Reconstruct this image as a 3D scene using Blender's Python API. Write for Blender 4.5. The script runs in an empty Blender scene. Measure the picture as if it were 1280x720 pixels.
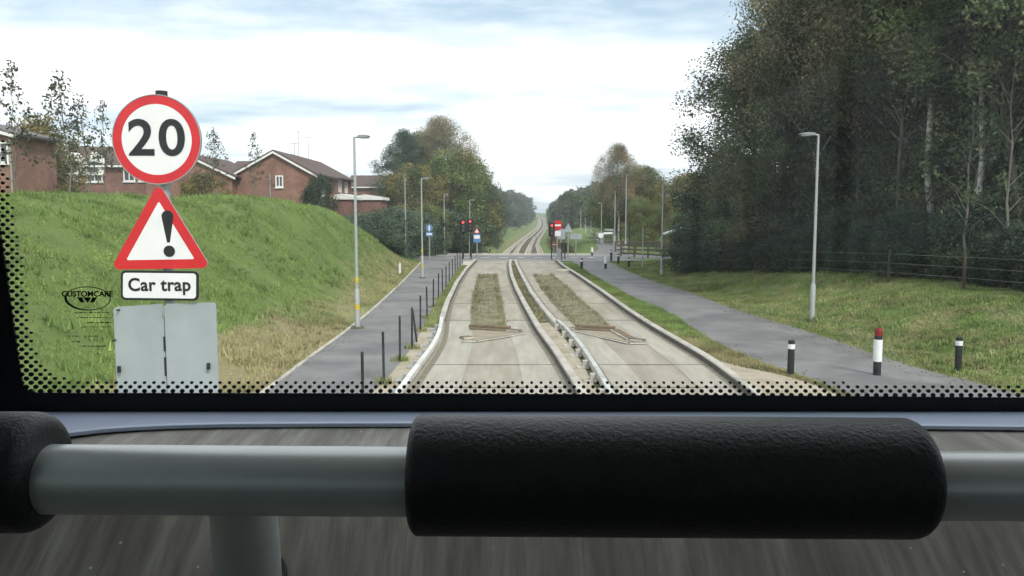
import bpy, bmesh, math, random
import numpy as np
from mathutils import Vector, Matrix
R = math.radians
random.seed(7)
scn = bpy.context.scene
COL = scn.collection

# ------------------------------------------------------------------ camera
FPX = 1000.0                       # focal length in pixels of the 1280 px wide photograph
PITCH = math.atan(92 / FPX)
EYE = 3.7
cam_d = bpy.data.cameras.new('camera'); cam = bpy.data.objects.new('camera', cam_d); COL.objects.link(cam)
cam.location = (0, 0, EYE); cam.rotation_euler = (R(90) - PITCH, 0, 0)
cam_d.sensor_width = 36; cam_d.lens = 36 * FPX / 1280; cam_d.clip_start = 0.02; cam_d.clip_end = 6000
scn.camera = cam
cam_d.dof.use_dof = False

# ------------------------------------------------------------------ world, sun, exposure
SUN_EL, SUN_AZ = 42, 150            # azimuth measured clockwise from +Y (behind, right)
w = bpy.data.worlds.new('World'); scn.world = w; w.use_nodes = True
nt = w.node_tree; nt.nodes.clear()
def N(t, **k):
    n = nt.nodes.new(t)
    for a, b in k.items(): setattr(n, a, b)
    return n
sky = N('ShaderNodeTexSky', sky_type='NISHITA', sun_disc=False)
sky.sun_elevation = R(SUN_EL); sky.sun_rotation = R(SUN_AZ); sky.air_density = 1.0; sky.dust_density = 1.5
tc = N('ShaderNodeTexCoord'); sep = N('ShaderNodeSeparateXYZ'); nt.links.new(tc.outputs['Generated'], sep.inputs[0])
zz = N('ShaderNodeMath', operation='ABSOLUTE'); nt.links.new(sep.outputs[2], zz.inputs[0])
za = N('ShaderNodeMath', operation='ADD'); nt.links.new(zz.outputs[0], za.inputs[0]); za.inputs[1].default_value = .09
dx = N('ShaderNodeMath', operation='DIVIDE'); nt.links.new(sep.outputs[0], dx.inputs[0]); nt.links.new(za.outputs[0], dx.inputs[1])
dy = N('ShaderNodeMath', operation='DIVIDE'); nt.links.new(sep.outputs[1], dy.inputs[0]); nt.links.new(za.outputs[0], dy.inputs[1])
cmb = N('ShaderNodeCombineXYZ'); nt.links.new(dx.outputs[0], cmb.inputs[0]); nt.links.new(dy.outputs[0], cmb.inputs[1])
cmb.inputs[2].default_value = 3.4
mp = N('ShaderNodeMapping'); nt.links.new(cmb.outputs[0], mp.inputs[0]); mp.inputs['Scale'].default_value = (.6, .9, 1)
mp.inputs['Location'].default_value = (.7, 1.9, 0)
no = N('ShaderNodeTexNoise'); no.inputs['Scale'].default_value = .62; no.inputs['Detail'].default_value = 7; no.inputs['Roughness'].default_value = .6
nt.links.new(mp.outputs[0], no.inputs['Vector'])
rp = N('ShaderNodeValToRGB'); nt.links.new(no.outputs[0], rp.inputs[0])
rp.color_ramp.elements[0].position = .37; rp.color_ramp.elements[0].color = (0, 0, 0, 1)
rp.color_ramp.elements[1].position = .55; rp.color_ramp.elements[1].color = (1, 1, 1, 1)
no2 = N('ShaderNodeTexNoise'); no2.inputs['Scale'].default_value = 1.7; no2.inputs['Detail'].default_value = 5
nt.links.new(mp.outputs[0], no2.inputs['Vector'])
cl = N('ShaderNodeMixRGB'); nt.links.new(no2.outputs[0], cl.inputs[0])
cl.inputs[1].default_value = (5.0, 5.35, 5.6, 1); cl.inputs[2].default_value = (9.6, 9.7, 9.7, 1)
gr = N('ShaderNodeMixRGB'); nt.links.new(sky.outputs[0], gr.inputs[1]); gr.inputs[0].default_value = .78
gr.inputs[2].default_value = (2.9, 3.75, 4.4, 1)          # thin veil of cloud in front of the blue
mx = N('ShaderNodeMixRGB'); nt.links.new(rp.outputs[0], mx.inputs[0])
nt.links.new(gr.outputs[0], mx.inputs[1]); nt.links.new(cl.outputs[0], mx.inputs[2])
bg = N('ShaderNodeBackground'); bg.inputs[1].default_value = .10
nt.links.new(mx.outputs[0], bg.inputs[0])
out = N('ShaderNodeOutputWorld'); nt.links.new(bg.outputs[0], out.inputs[0])
sd = bpy.data.lights.new('sun', 'SUN'); sd.energy = 1.4; sd.angle = R(12); sd.color = (1, .95, .87)
so = bpy.data.objects.new('sun', sd); COL.objects.link(so)
a, e = R(SUN_AZ), R(SUN_EL)
sv = Vector((math.sin(a) * math.cos(e), math.cos(a) * math.cos(e), math.sin(e)))
so.rotation_euler = (-sv).to_track_quat('-Z', 'Y').to_euler()
scn.view_settings.view_transform = 'Standard'; scn.view_settings.look = 'None'
scn.view_settings.exposure = 1.08; scn.view_settings.gamma = 1
scn.render.engine = 'CYCLES'
scn.cycles.max_bounces = 8; scn.cycles.transparent_max_bounces = 16
scn.cycles.volume_bounces = 0; scn.cycles.volume_step_rate = 4

# ------------------------------------------------------------------ materials
def mat(name, c1, c2=None, scale=4.0, rough=.8, bump=0.0, bscale=None, spec=.25, metal=0.0, c3=None, scale3=.5,
        stretch=(1, 1, 1), lo=.35, hi=.65, bdist=.02, coord='Object', sheen=0, trans=0, emit=0):
    m = bpy.data.materials.new(name); m.use_nodes = True
    t = m.node_tree; b = t.nodes['Principled BSDF']; L = t.links.new
    b.inputs['Roughness'].default_value = rough; b.inputs['Specular IOR Level'].default_value = spec
    b.inputs['Metallic'].default_value = metal
    tcn = t.nodes.new('ShaderNodeTexCoord'); mpn = t.nodes.new('ShaderNodeMapping')
    mpn.inputs['Scale'].default_value = stretch; L(tcn.outputs[coord], mpn.inputs[0])
    def noise(s, d=6):
        n = t.nodes.new('ShaderNodeTexNoise'); n.inputs['Scale'].default_value = s; n.inputs['Detail'].default_value = d
        n.inputs['Roughness'].default_value = .6; L(mpn.outputs[0], n.inputs['Vector']); return n
    def ramp(n, lo, hi):
        r = t.nodes.new('ShaderNodeMapRange'); r.inputs[1].default_value = lo; r.inputs[2].default_value = hi; L(n.outputs[0], r.inputs[0]); return r
    col = None
    if c2 is None: c2 = tuple(c * .82 for c in c1)
    mxn = t.nodes.new('ShaderNodeMixRGB'); mxn.inputs[1].default_value = (*c1, 1); mxn.inputs[2].default_value = (*c2, 1)
    L(ramp(noise(scale), lo, hi).outputs[0], mxn.inputs[0]); col = mxn
    if c3 is not None:
        m3 = t.nodes.new('ShaderNodeMixRGB'); L(col.outputs[0], m3.inputs[1]); m3.inputs[2].default_value = (*c3, 1)
        L(ramp(noise(scale3, 4), .45, .68).outputs[0], m3.inputs[0]); col = m3
    L(col.outputs[0], b.inputs['Base Color'])
    if bump:
        bn = t.nodes.new('ShaderNodeBump'); bn.inputs['Strength'].default_value = bump; bn.inputs['Distance'].default_value = bdist
        L(noise(bscale or scale * 4).outputs[0], bn.inputs['Height']); L(bn.outputs[0], b.inputs['Normal'])
    if emit:
        b.inputs['Emission Color'].default_value = (*c1, 1); b.inputs['Emission Strength'].default_value = emit
    m['col'] = col.name
    return m

def grass_mat(name, g1, g2, d1, d2, scale=.9, blade=False):
    """grass colour with worn dry patches where the ground's 'dry' attribute is high"""
    m = mat(name, g1, g2, scale=scale, rough=.9, bump=0 if blade else .9, bscale=7, spec=.15, bdist=.12, lo=.3, hi=.7)
    t = m.node_tree; b = t.nodes['Principled BSDF']; L = t.links.new
    col = t.nodes[m['col']]
    at = t.nodes.new('ShaderNodeAttribute'); at.attribute_name = 'dry'
    tcn = t.nodes.new('ShaderNodeTexCoord')
    n = t.nodes.new('ShaderNodeTexNoise'); n.inputs['Scale'].default_value = 1.1; n.inputs['Detail'].default_value = 7; n.inputs['Roughness'].default_value = .65
    L(tcn.outputs['Object'], n.inputs['Vector'])
    ad = t.nodes.new('ShaderNodeMath'); ad.operation = 'ADD'; L(at.outputs['Fac'], ad.inputs[0]); L(n.outputs[0], ad.inputs[1])
    r = t.nodes.new('ShaderNodeMapRange'); r.inputs[1].default_value = .78; r.inputs[2].default_value = 1.12; L(ad.outputs[0], r.inputs[0])
    n2 = t.nodes.new('ShaderNodeTexNoise'); n2.inputs['Scale'].default_value = 5; n2.inputs['Detail'].default_value = 5
    L(tcn.outputs['Object'], n2.inputs['Vector'])
    dm = t.nodes.new('ShaderNodeMixRGB'); dm.inputs[1].default_value = (*d1, 1); dm.inputs[2].default_value = (*d2, 1); L(n2.outputs[0], dm.inputs[0])
    mm = t.nodes.new('ShaderNodeMixRGB'); L(r.outputs[0], mm.inputs[0]); L(col.outputs[0], mm.inputs[1]); L(dm.outputs[0], mm.inputs[2])
    if blade:
        at2 = t.nodes.new('ShaderNodeAttribute'); at2.attribute_name = 'tone'
        hsv = t.nodes.new('ShaderNodeHueSaturation'); L(mm.outputs[0], hsv.inputs['Color'])
        mr = t.nodes.new('ShaderNodeMapRange'); mr.inputs[3].default_value = .45; mr.inputs[4].default_value = 1.5; L(at2.outputs['Fac'], mr.inputs[0])
        L(mr.outputs[0], hsv.inputs['Value']); L(hsv.outputs[0], b.inputs['Base Color'])
    else:
        L(mm.outputs[0], b.inputs['Base Color'])
    return m

def leaf_mat(name, c1, c2, c3=None, scale=.55, v=(.45, 1.5)):
    m = bpy.data.materials.new(name); m.use_nodes = True
    t = m.node_tree; L = t.links.new; b = t.nodes['Principled BSDF']
    tcn = t.nodes.new('ShaderNodeTexCoord')
    oi = t.nodes.new('ShaderNodeObjectInfo')
    va = t.nodes.new('ShaderNodeVectorMath'); va.operation = 'ADD'; L(tcn.outputs['Object'], va.inputs[0])
    sc = t.nodes.new('ShaderNodeMath'); sc.operation = 'MULTIPLY'; sc.inputs[1].default_value = 40; L(oi.outputs['Random'], sc.inputs[0]); L(sc.outputs[0], va.inputs[1])
    n = t.nodes.new('ShaderNodeTexNoise'); n.inputs['Scale'].default_value = scale; n.inputs['Detail'].default_value = 3; L(va.outputs[0], n.inputs['Vector'])
    r = t.nodes.new('ShaderNodeMapRange'); r.inputs[1].default_value = .38; r.inputs[2].default_value = .62; L(n.outputs[0], r.inputs[0])
    mm = t.nodes.new('ShaderNodeMixRGB'); L(r.outputs[0], mm.inputs[0]); mm.inputs[1].default_value = (*c1, 1); mm.inputs[2].default_value = (*c2, 1)
    col = mm
    if c3:
        n3 = t.nodes.new('ShaderNodeTexNoise'); n3.inputs['Scale'].default_value = scale * .6; L(va.outputs[0], n3.inputs['Vector'])
        r3 = t.nodes.new('ShaderNodeMapRange'); r3.inputs[1].default_value = .5; r3.inputs[2].default_value = .62; L(n3.outputs[0], r3.inputs[0])
        m3 = t.nodes.new('ShaderNodeMixRGB'); L(r3.outputs[0], m3.inputs[0]); L(col.outputs[0], m3.inputs[1]); m3.inputs[2].default_value = (*c3, 1); col = m3
    at = t.nodes.new('ShaderNodeAttribute'); at.attribute_name = 'tone'
    mr = t.nodes.new('ShaderNodeMapRange'); mr.inputs[3].default_value = v[0]; mr.inputs[4].default_value = v[1]; L(at.outputs['Fac'], mr.inputs[0])
    hsv = t.nodes.new('ShaderNodeHueSaturation'); L(col.outputs[0], hsv.inputs['Color']); L(mr.outputs[0], hsv.inputs['Value'])
    tr = t.nodes.new('ShaderNodeBsdfTranslucent'); L(hsv.outputs[0], tr.inputs[0])
    L(hsv.outputs[0], b.inputs['Base Color']); b.inputs['Roughness'].default_value = .65; b.inputs['Specular IOR Level'].default_value = .25
    ms = t.nodes.new('ShaderNodeMixShader'); ms.inputs[0].default_value = .3
    L(b.outputs[0], ms.inputs[1]); L(tr.outputs[0], ms.inputs[2]); L(ms.outputs[0], t.nodes['Material Output'].inputs[0])
    return m

def brick_mat(name, c1, c2, mortar):
    m = bpy.data.materials.new(name); m.use_nodes = True
    t = m.node_tree; L = t.links.new; b = t.nodes['Principled BSDF']; b.inputs['Roughness'].default_value = .9; b.inputs['Specular IOR Level'].default_value = .15
    g = t.nodes.new('ShaderNodeNewGeometry'); tcn = t.nodes.new('ShaderNodeTexCoord'); s = t.nodes.new('ShaderNodeSeparateXYZ'); L(tcn.outputs['Object'], s.inputs[0])
    ad = t.nodes.new('ShaderNodeMath'); ad.operation = 'ADD'; L(s.outputs[0], ad.inputs[0]); L(s.outputs[1], ad.inputs[1])
    c = t.nodes.new('ShaderNodeCombineXYZ'); L(ad.outputs[0], c.inputs[0]); L(s.outputs[2], c.inputs[1])
    br = t.nodes.new('ShaderNodeTexBrick'); L(c.outputs[0], br.inputs['Vector'])
    br.inputs['Scale'].default_value = 4.4; br.inputs['Color1'].default_value = (*c1, 1); br.inputs['Color2'].default_value = (*c2, 1)
    br.inputs['Mortar'].default_value = (*mortar, 1); br.inputs['Mortar Size'].default_value = .02
    n = t.nodes.new('ShaderNodeTexNoise'); n.inputs['Scale'].default_value = 1.2; n.inputs['Detail'].default_value = 5; L(tcn.outputs['Object'], n.inputs['Vector'])
    hsv = t.nodes.new('ShaderNodeHueSaturation'); L(br.outputs[0], hsv.inputs['Color'])
    mr = t.nodes.new('ShaderNodeMapRange'); mr.inputs[1].default_value = .3; mr.inputs[2].default_value = .7; mr.inputs[3].default_value = .75; mr.inputs[4].default_value = 1.2; L(n.outputs[0], mr.inputs[0]); L(mr.outputs[0], hsv.inputs['Value'])
    L(hsv.outputs[0], b.inputs['Base Color'])
    return m

def glass_mat(name, fac=.05, tint=(.93, .96, .95)):
    m = bpy.data.materials.new(name); m.use_nodes = True
    t = m.node_tree; t.nodes.clear(); L = t.links.new
    tr = t.nodes.new('ShaderNodeBsdfTransparent'); tr.inputs[0].default_value = (*tint, 1)
    gl = t.nodes.new('ShaderNodeBsdfGlossy'); gl.inputs['Roughness'].default_value = .02; gl.inputs[0].default_value = (1, 1, 1, 1)
    ms = t.nodes.new('ShaderNodeMixShader'); ms.inputs[0].default_value = fac
    L(tr.outputs[0], ms.inputs[1]); L(gl.outputs[0], ms.inputs[2])
    o = t.nodes.new('ShaderNodeOutputMaterial'); L(ms.outputs[0], o.inputs[0])
    return m

M = {}
M['ground'] = grass_mat('ground_grass', (.105, .155, .046), (.155, .21, .064), (.31, .265, .15), (.22, .20, .10))
M['blades'] = grass_mat('grass_blades', (.14, .215, .064), (.215, .29, .09), (.36, .32, .18), (.26, .25, .12), blade=True)
M['tarmac'] = mat('path_tarmac', (.165, .165, .165), (.215, .214, .212), scale=1.1, rough=.85, bump=.35, bscale=60, bdist=.01, c3=(.125, .125, .126), scale3=.45)
M['tarmac_road'] = mat('road_tarmac', (.15, .15, .155), (.2, .195, .19), scale=1.5, rough=.85, bump=.3, bscale=50, bdist=.01)
M['conc'] = mat('guideway_concrete', (.30, .272, .218), (.38, .352, .292), scale=1.6, rough=.85, bump=.25, bscale=40, bdist=.01, c3=(.265, .238, .188), scale3=.6, stretch=(2.0, .3, 1))
M['conc_grey'] = mat('running_strip_concrete', (.34, .32, .27), (.41, .39, .335), scale=2.2, rough=.8, bump=.25, bscale=40, bdist=.01, c3=(.29, .268, .222), scale3=.9, stretch=(2.0, .25, 1))
M['conc_pale'] = mat('pale_concrete', (.50, .46, .38), (.42, .38, .30), scale=3, rough=.85, bump=.3, bscale=30, bdist=.01)
M['kerb'] = mat('kerb_concrete', (.50, .475, .42), (.42, .395, .345), scale=3, rough=.85, bump=.3, bscale=30, bdist=.01, c3=(.30, .285, .25), scale3=1.1)
M['gutter'] = mat('gutter_dirt', (.17, .155, .12), (.24, .22, .175), scale=3, rough=.95)
M['kerb_face'] = mat('kerb_rubbed_face', (.085, .08, .07), (.125, .118, .105), scale=3, rough=.7)
M['sand'] = mat('gravel_apron', (.43, .385, .30), (.35, .305, .235), scale=4, rough=.95, bump=.7, bscale=40, bdist=.02, c3=(.27, .24, .165), scale3=.9)
M['tan_beam'] = mat('weathered_beam', (.20, .15, .095), (.14, .108, .072), scale=5, rough=.9, bump=.3, bscale=25)
M['pit'] = mat('pit_floor', (.33, .285, .21), (.26, .225, .165), scale=2.5, rough=.95, bump=.3, bscale=30)
M['timber'] = mat('weathered_timber', (.20, .16, .11), (.13, .105, .075), scale=5, rough=.9, bump=.4, bscale=25, stretch=(1, 1, 1))
M['soil'] = mat('median_soil', (.29, .255, .18), (.20, .18, .115), scale=3, rough=.95, bump=.9, bscale=16, bdist=.06, c3=(.14, .15, .065), scale3=1.1)
M['soil_dark'] = mat('dark_ballast', (.085, .07, .05), (.13, .105, .075), scale=2, rough=.95, bump=.8, bscale=10, bdist=.06, c3=(.06, .06, .03), scale3=.4)
M['white_steel'] = mat('white_painted_steel', (.72, .72, .70), (.6, .6, .57), scale=6, rough=.45, c3=(.45, .44, .41), scale3=2.5)
M['rail_steel'] = mat('worn_grey_white_steel', (.55, .55, .53), (.42, .42, .40), scale=6, rough=.5, c3=(.3, .29, .27), scale3=2)
M['grey_steel'] = mat('galvanised_steel', (.36, .38, .385), (.30, .32, .325), scale=5, rough=.5, metal=.35, spec=.4)
M['lamp_grey'] = mat('lamp_column_grey', (.38, .41, .405), (.34, .365, .36), scale=4, rough=.5, metal=.15)
M['black_steel'] = mat('black_powder_coat', (.022, .024, .026), (.035, .036, .036), scale=8, rough=.5)
M['yellow'] = mat('yellow_band', (.62, .48, .05), (.5, .38, .05), scale=8, rough=.5)
M['white_refl'] = mat('white_reflective', (.78, .79, .79), (.72, .73, .73), scale=5, rough=.4)
M['sign_red'] = mat('sign_red', (.60, .025, .03), (.52, .02, .028), scale=5, rough=.38, spec=.4)
M['sign_black'] = mat('sign_black', (.018, .02, .022), (.026, .028, .03), scale=6, rough=.4)
M['sign_grey'] = mat('sign_back_grey', (.36, .41, .42), (.32, .365, .38), scale=2.2, rough=.45, spec=.35, c3=(.29, .33, .34), scale3=1.2, bump=.05, bscale=8)
M['sign_blue'] = mat('sign_blue', (.12, .24, .46), (.10, .21, .42), scale=5, rough=.4)
M['dark_red'] = mat('dark_red_plastic', (.22, .02, .018), (.14, .015, .015), scale=9, rough=.4)
M['brick'] = brick_mat('red_brick', (.205, .095, .068), (.265, .135, .098), (.28, .24, .20))
M['brick_dark'] = brick_mat('brown_brick', (.16, .072, .058), (.21, .10, .08), (.28, .22, .19))
M['roof'] = mat('roof_tiles', (.095, .068, .06), (.13, .095, .085), scale=2.5, rough=.9, bump=.5, bscale=9, stretch=(1, 1, 3))
M['roof_grey'] = mat('grey_roof_tiles', (.14, .13, .13), (.18, .165, .16), scale=2.5, rough=.9, bump=.5, bscale=9, stretch=(1, 1, 3))
M['white_paint'] = mat('white_paint', (.78, .78, .76), (.7, .7, .67), scale=3, rough=.5)
M['pane'] = mat('dark_window_glass', (.03, .036, .042), (.06, .07, .08), scale=.8, rough=.08, spec=.8)
M['bark'] = mat('bark', (.085, .07, .052), (.05, .042, .032), scale=4, rough=.95, bump=.8, bscale=12, bdist=.04, stretch=(1, 1, .3))
M['bark2'] = mat('dull_grey_bark', (.13, .12, .10), (.08, .073, .062), scale=4, rough=.9, stretch=(1, 1, .4))
M['birch'] = mat('birch_bark', (.56, .54, .50), (.44, .42, .385), scale=3, rough=.8, bump=.4, bscale=8, c3=(.05, .045, .04), scale3=1.6, stretch=(1, 1, 2.2))
M['grey_bark'] = mat('grey_bark', (.22, .20, .17), (.13, .12, .10), scale=4, rough=.9, stretch=(1, 1, .4))
M['leaf_dark'] = leaf_mat('leaves_dark_green', (.075, .105, .050), (.125, .165, .072), (.135, .125, .07))
M['leaf_blue'] = leaf_mat('leaves_blue_green', (.078, .115, .072), (.12, .165, .092))
M['leaf_mid'] = leaf_mat('leaves_mid_green', (0.124, 0.186, 0.067), (0.207, 0.260, 0.083), (0.228, 0.198, 0.074))
M['leaf_brown'] = leaf_mat('leaves_brown_autumn', (0.260, 0.227, 0.143), (0.351, 0.293, 0.176), (0.150, 0.176, 0.104))
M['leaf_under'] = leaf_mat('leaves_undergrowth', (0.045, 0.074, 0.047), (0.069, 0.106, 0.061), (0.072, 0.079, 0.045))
M['leaf_olive'] = leaf_mat('leaves_olive_autumn', (0.167, 0.160, 0.059), (0.251, 0.200, 0.067), (0.118, 0.143, 0.050))
M['leaf_young'] = leaf_mat('leaves_young_tree', (0.066, 0.078, 0.046), (0.096, 0.102, 0.054))
M['lamp_head'] = mat('lamp_head_grey', (.26, .28, .29), (.22, .24, .25), scale=8, rough=.45)
M['sig_red'] = mat('lit_red_signal', (1.0, .03, .03), (1.0, .06, .06), scale=2, emit=2.0)
M['wood'] = mat('timber_rail_fence', (.13, .105, .08), (.09, .075, .06), scale=6, rough=.9, bump=.3, bscale=30)
# bus interior
M['frit'] = mat('black_ceramic_frit', (.006, .007, .010), (.009, .010, .013), scale=10, rough=.55, spec=.3)
M['glass'] = glass_mat('windscreen_glass', .018, (.985, .99, .985))
M['side_glass'] = glass_mat('side_window_glass', .08, (.42, .45, .45))
M['pad'] = mat('black_grained_vinyl', (.018, .019, .021), (.026, .027, .03), scale=90, rough=.40, bump=.7, bscale=330, bdist=.0016, spec=.4)
M['rail'] = mat('silver_grey_powder_coat', (.72, .74, .73), (.67, .69, .68), scale=40, rough=.33, metal=.3, spec=.6, bump=.02, bscale=500, bdist=.0005)
M['trim'] = mat('blue_grey_trim', (.58, .66, .84), (.53, .61, .78), scale=3, rough=.35, spec=.5, stretch=(1, 4, 4))
M['wall_dark'] = mat('dark_cabin_lining', (.05, .052, .056), (.04, .042, .046), scale=12, rough=.8)
M['lining'] = mat('pale_cabin_ceiling', (.60, .61, .61), (.55, .56, .56), scale=12, rough=.7)
def shelf_mat():
    m = mat('streaked_vinyl_shelf', (.22, .20, .175), (.42, .39, .34), scale=20, rough=.5, bump=.3, bscale=60, bdist=.001, spec=.35,
            stretch=(4.5, .5, .5), c3=(.18, .166, .145), scale3=3, lo=.36, hi=.64)
    t = m.node_tree; L = t.links.new; b = t.nodes['Principled BSDF']; col = t.nodes[m['col']]
    tcn = t.nodes.new('ShaderNodeTexCoord')
    v = t.nodes.new('ShaderNodeTexVoronoi'); v.inputs['Scale'].default_value = 62; L(tcn.outputs['Object'], v.inputs['Vector'])
    r = t.nodes.new('ShaderNodeMapRange'); r.inputs[1].default_value = .085; r.inputs[2].default_value = .05; L(v.outputs['Distance'], r.inputs[0])
    n = t.nodes.new('ShaderNodeTexNoise'); n.inputs['Scale'].default_value = 11; L(tcn.outputs['Object'], n.inputs['Vector'])
    r2 = t.nodes.new('ShaderNodeMapRange'); r2.inputs[1].default_value = .5; r2.inputs[2].default_value = .62; L(n.outputs[0], r2.inputs[0])
    mu = t.nodes.new('ShaderNodeMath'); mu.operation = 'MULTIPLY'; L(r.outputs[0], mu.inputs[0]); L(r2.outputs[0], mu.inputs[1])
    # plank joints
    s = t.nodes.new('ShaderNodeSeparateXYZ'); L(tcn.outputs['Object'], s.inputs[0])
    md = t.nodes.new('ShaderNodeMath'); md.operation = 'MODULO'; ad = t.nodes.new('ShaderNodeMath'); ad.operation = 'ADD'; ad.inputs[1].default_value = 20.013; L(s.outputs[0], ad.inputs[0])
    L(ad.outputs[0], md.inputs[0]); md.inputs[1].default_value = .047
    r3 = t.nodes.new('ShaderNodeMapRange'); r3.inputs[1].default_value = .0; r3.inputs[2].default_value = .0014; r3.inputs[3].default_value = .3; r3.inputs[4].default_value = 0; L(md.outputs[0], r3.inputs[0])
    pm = t.nodes.new('ShaderNodeMixRGB'); L(r3.outputs[0], pm.inputs[0]); L(col.outputs[0], pm.inputs[1]); pm.inputs[2].default_value = (.03, .03, .03, 1)
    mm = t.nodes.new('ShaderNodeMixRGB'); L(mu.outputs[0], mm.inputs[0]); L(pm.outputs[0], mm.inputs[1]); mm.inputs[2].default_value = (.85, .85, .82, 1)
    L(mm.outputs[0], b.inputs['Base Color'])
    return m
M['shelf'] = shelf_mat()

# ------------------------------------------------------------------ helpers
def tag(o, label=None, cat=None, group=None, kind=None):
    if label: o['label'] = label
    if cat: o['category'] = cat
    if group: o['group'] = group
    if kind: o['kind'] = kind
    return o
def empty(name, loc=(0, 0, 0), rz=0, sc=1):
    o = bpy.data.objects.new(name, None); COL.objects.link(o)
    o.location = loc; o.rotation_euler = (0, 0, rz); o.scale = (sc, sc, sc); o.empty_display_size = .2
    return o
def link(name, me, m, parent=None, smooth=False):
    o = bpy.data.objects.new(name, me); COL.objects.link(o)
    if m is not None and len(me.materials) == 0: me.materials.append(m)
    if parent: o.parent = parent
    if smooth:
        me.polygons.foreach_set('use_smooth', [True] * len(me.polygons))
    return o
def copy_tree(o, parent=None):
    c = o.copy(); COL.objects.link(c); c.parent = parent
    for ch in [k for k in bpy.data.objects if k.parent == o]: copy_tree(ch, c)
    return c
class MB:
    def __init__(s): s.v = []; s.f = []
    def add(s, vs, fs):
        n = len(s.v); s.v += [tuple(v) for v in vs]; s.f += [tuple(i + n for i in f) for f in fs]; return s
    def box(s, c, d, rz=0, mx=None):
        x, y, z = d[0] / 2, d[1] / 2, d[2] / 2
        vs = [Vector((a * x, b * y, k * z)) for k in (-1, 1) for a, b in ((-1, -1), (1, -1), (1, 1), (-1, 1))]
        m = mx or Matrix.Rotation(rz, 3, 'Z')
        vs = [m @ v + Vector(c) for v in vs]
        return s.add(vs, [(3, 2, 1, 0), (4, 5, 6, 7), (0, 1, 5, 4), (1, 2, 6, 5), (2, 3, 7, 6), (3, 0, 4, 7)])
    def tube(s, pts, rad, n=10, cap=True):
        pts = [Vector(p) for p in pts]; k = len(pts)
        if not hasattr(rad, '__len__'): rad = [rad] * k
        base = len(s.v)
        for i, p in enumerate(pts):
            t = (pts[min(i + 1, k - 1)] - pts[max(i - 1, 0)]).normalized()
            u = t.cross(Vector((0, 0, 1)))
            if u.length < .05: u = t.cross(Vector((1, 0, 0)))
            u.normalize(); w_ = t.cross(u)
            for j in range(n):
                an = 2 * math.pi * j / n
                s.v.append(tuple(p + (u * math.cos(an) + w_ * math.sin(an)) * rad[i]))
        for i in range(k - 1):
            for j in range(n):
                a = base + i * n + j; b = base + i * n + (j + 1) % n
                s.f.append((a, b, b + n, a + n))
        if cap:
            s.f.append(tuple(base + j for j in range(n))[::-1]); s.f.append(tuple(base + (k - 1) * n + j for j in range(n)))
        return s
    def prism(s, poly, y0, y1, axis='y', mx=None):
        """poly in (x,z), extruded along y"""
        n = len(poly)
        vs = [Vector((p[0], y0, p[1])) for p in poly] + [Vector((p[0], y1, p[1])) for p in poly]
        if axis == 'z': vs = [Vector((p[0], p[1], y0)) for p in poly] + [Vector((p[0], p[1], y1)) for p in poly]
        if mx is not None: vs = [mx @ v for v in vs]
        fs = [tuple(range(n)), tuple(range(2 * n - 1, n - 1, -1))] + [(i, n + i, n + (i + 1) % n, (i + 1) % n) for i in range(n)]
        return s.add(vs, fs)
    def build(s, name, m, parent=None, smooth=False, bevel=0, mats=None):
        me = bpy.data.meshes.new(name); me.from_pydata(s.v, [], s.f)
        bm = bmesh.new(); bm.from_mesh(me)
        bmesh.ops.recalc_face_normals(bm, faces=bm.faces)
        if bevel: bmesh.ops.bevel(bm, geom=bm.edges[:], offset=bevel, segments=2, affect='EDGES', profile=.5)
        bm.to_mesh(me); bm.free()
        o = link(name, me, m, parent, smooth)
        if smooth:
            try: me.set_sharp_from_angle(angle=R(40))
            except Exception: pass
        return o
def text_mesh(name, body, size, loc, m, parent, bold=0.0, ext=.002, sx=1.0, rot=(R(90), 0, 0), align='CENTER', space=1.0):
    c = bpy.data.curves.new(name, 'FONT'); c.body = body; c.size = size; c.align_x = align; c.align_y = 'CENTER'
    c.offset = bold; c.extrude = ext; c.space_character = space
    to = bpy.data.objects.new(name, c); COL.objects.link(to)
    dg = bpy.context.evaluated_depsgraph_get(); me = bpy.data.meshes.new_from_object(to.evaluated_get(dg))
    bpy.data.objects.remove(to)
    o = link(name, me, m, parent); o.location = loc; o.rotation_euler = rot; o.scale = (sx, 1, 1)
    return o

# ------------------------------------------------------------------ picture geometry -> world points
cp, sp = math.cos(PITCH), math.sin(PITCH)
def ray(px, py):
    u, v = (px - 640) / FPX, (360 - py) / FPX
    return np.array([u, cp + v * sp, -sp + v * cp])
def at_z(px, py, z=0.0):
    d = ray(px, py); t = (z - EYE) / d[2]
    return d[0] * t, d[1] * t
def at_y(px, py, y):
    d = ray(px, py); t = y / d[1]
    return d[0] * t, EYE + d[2] * t

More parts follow.
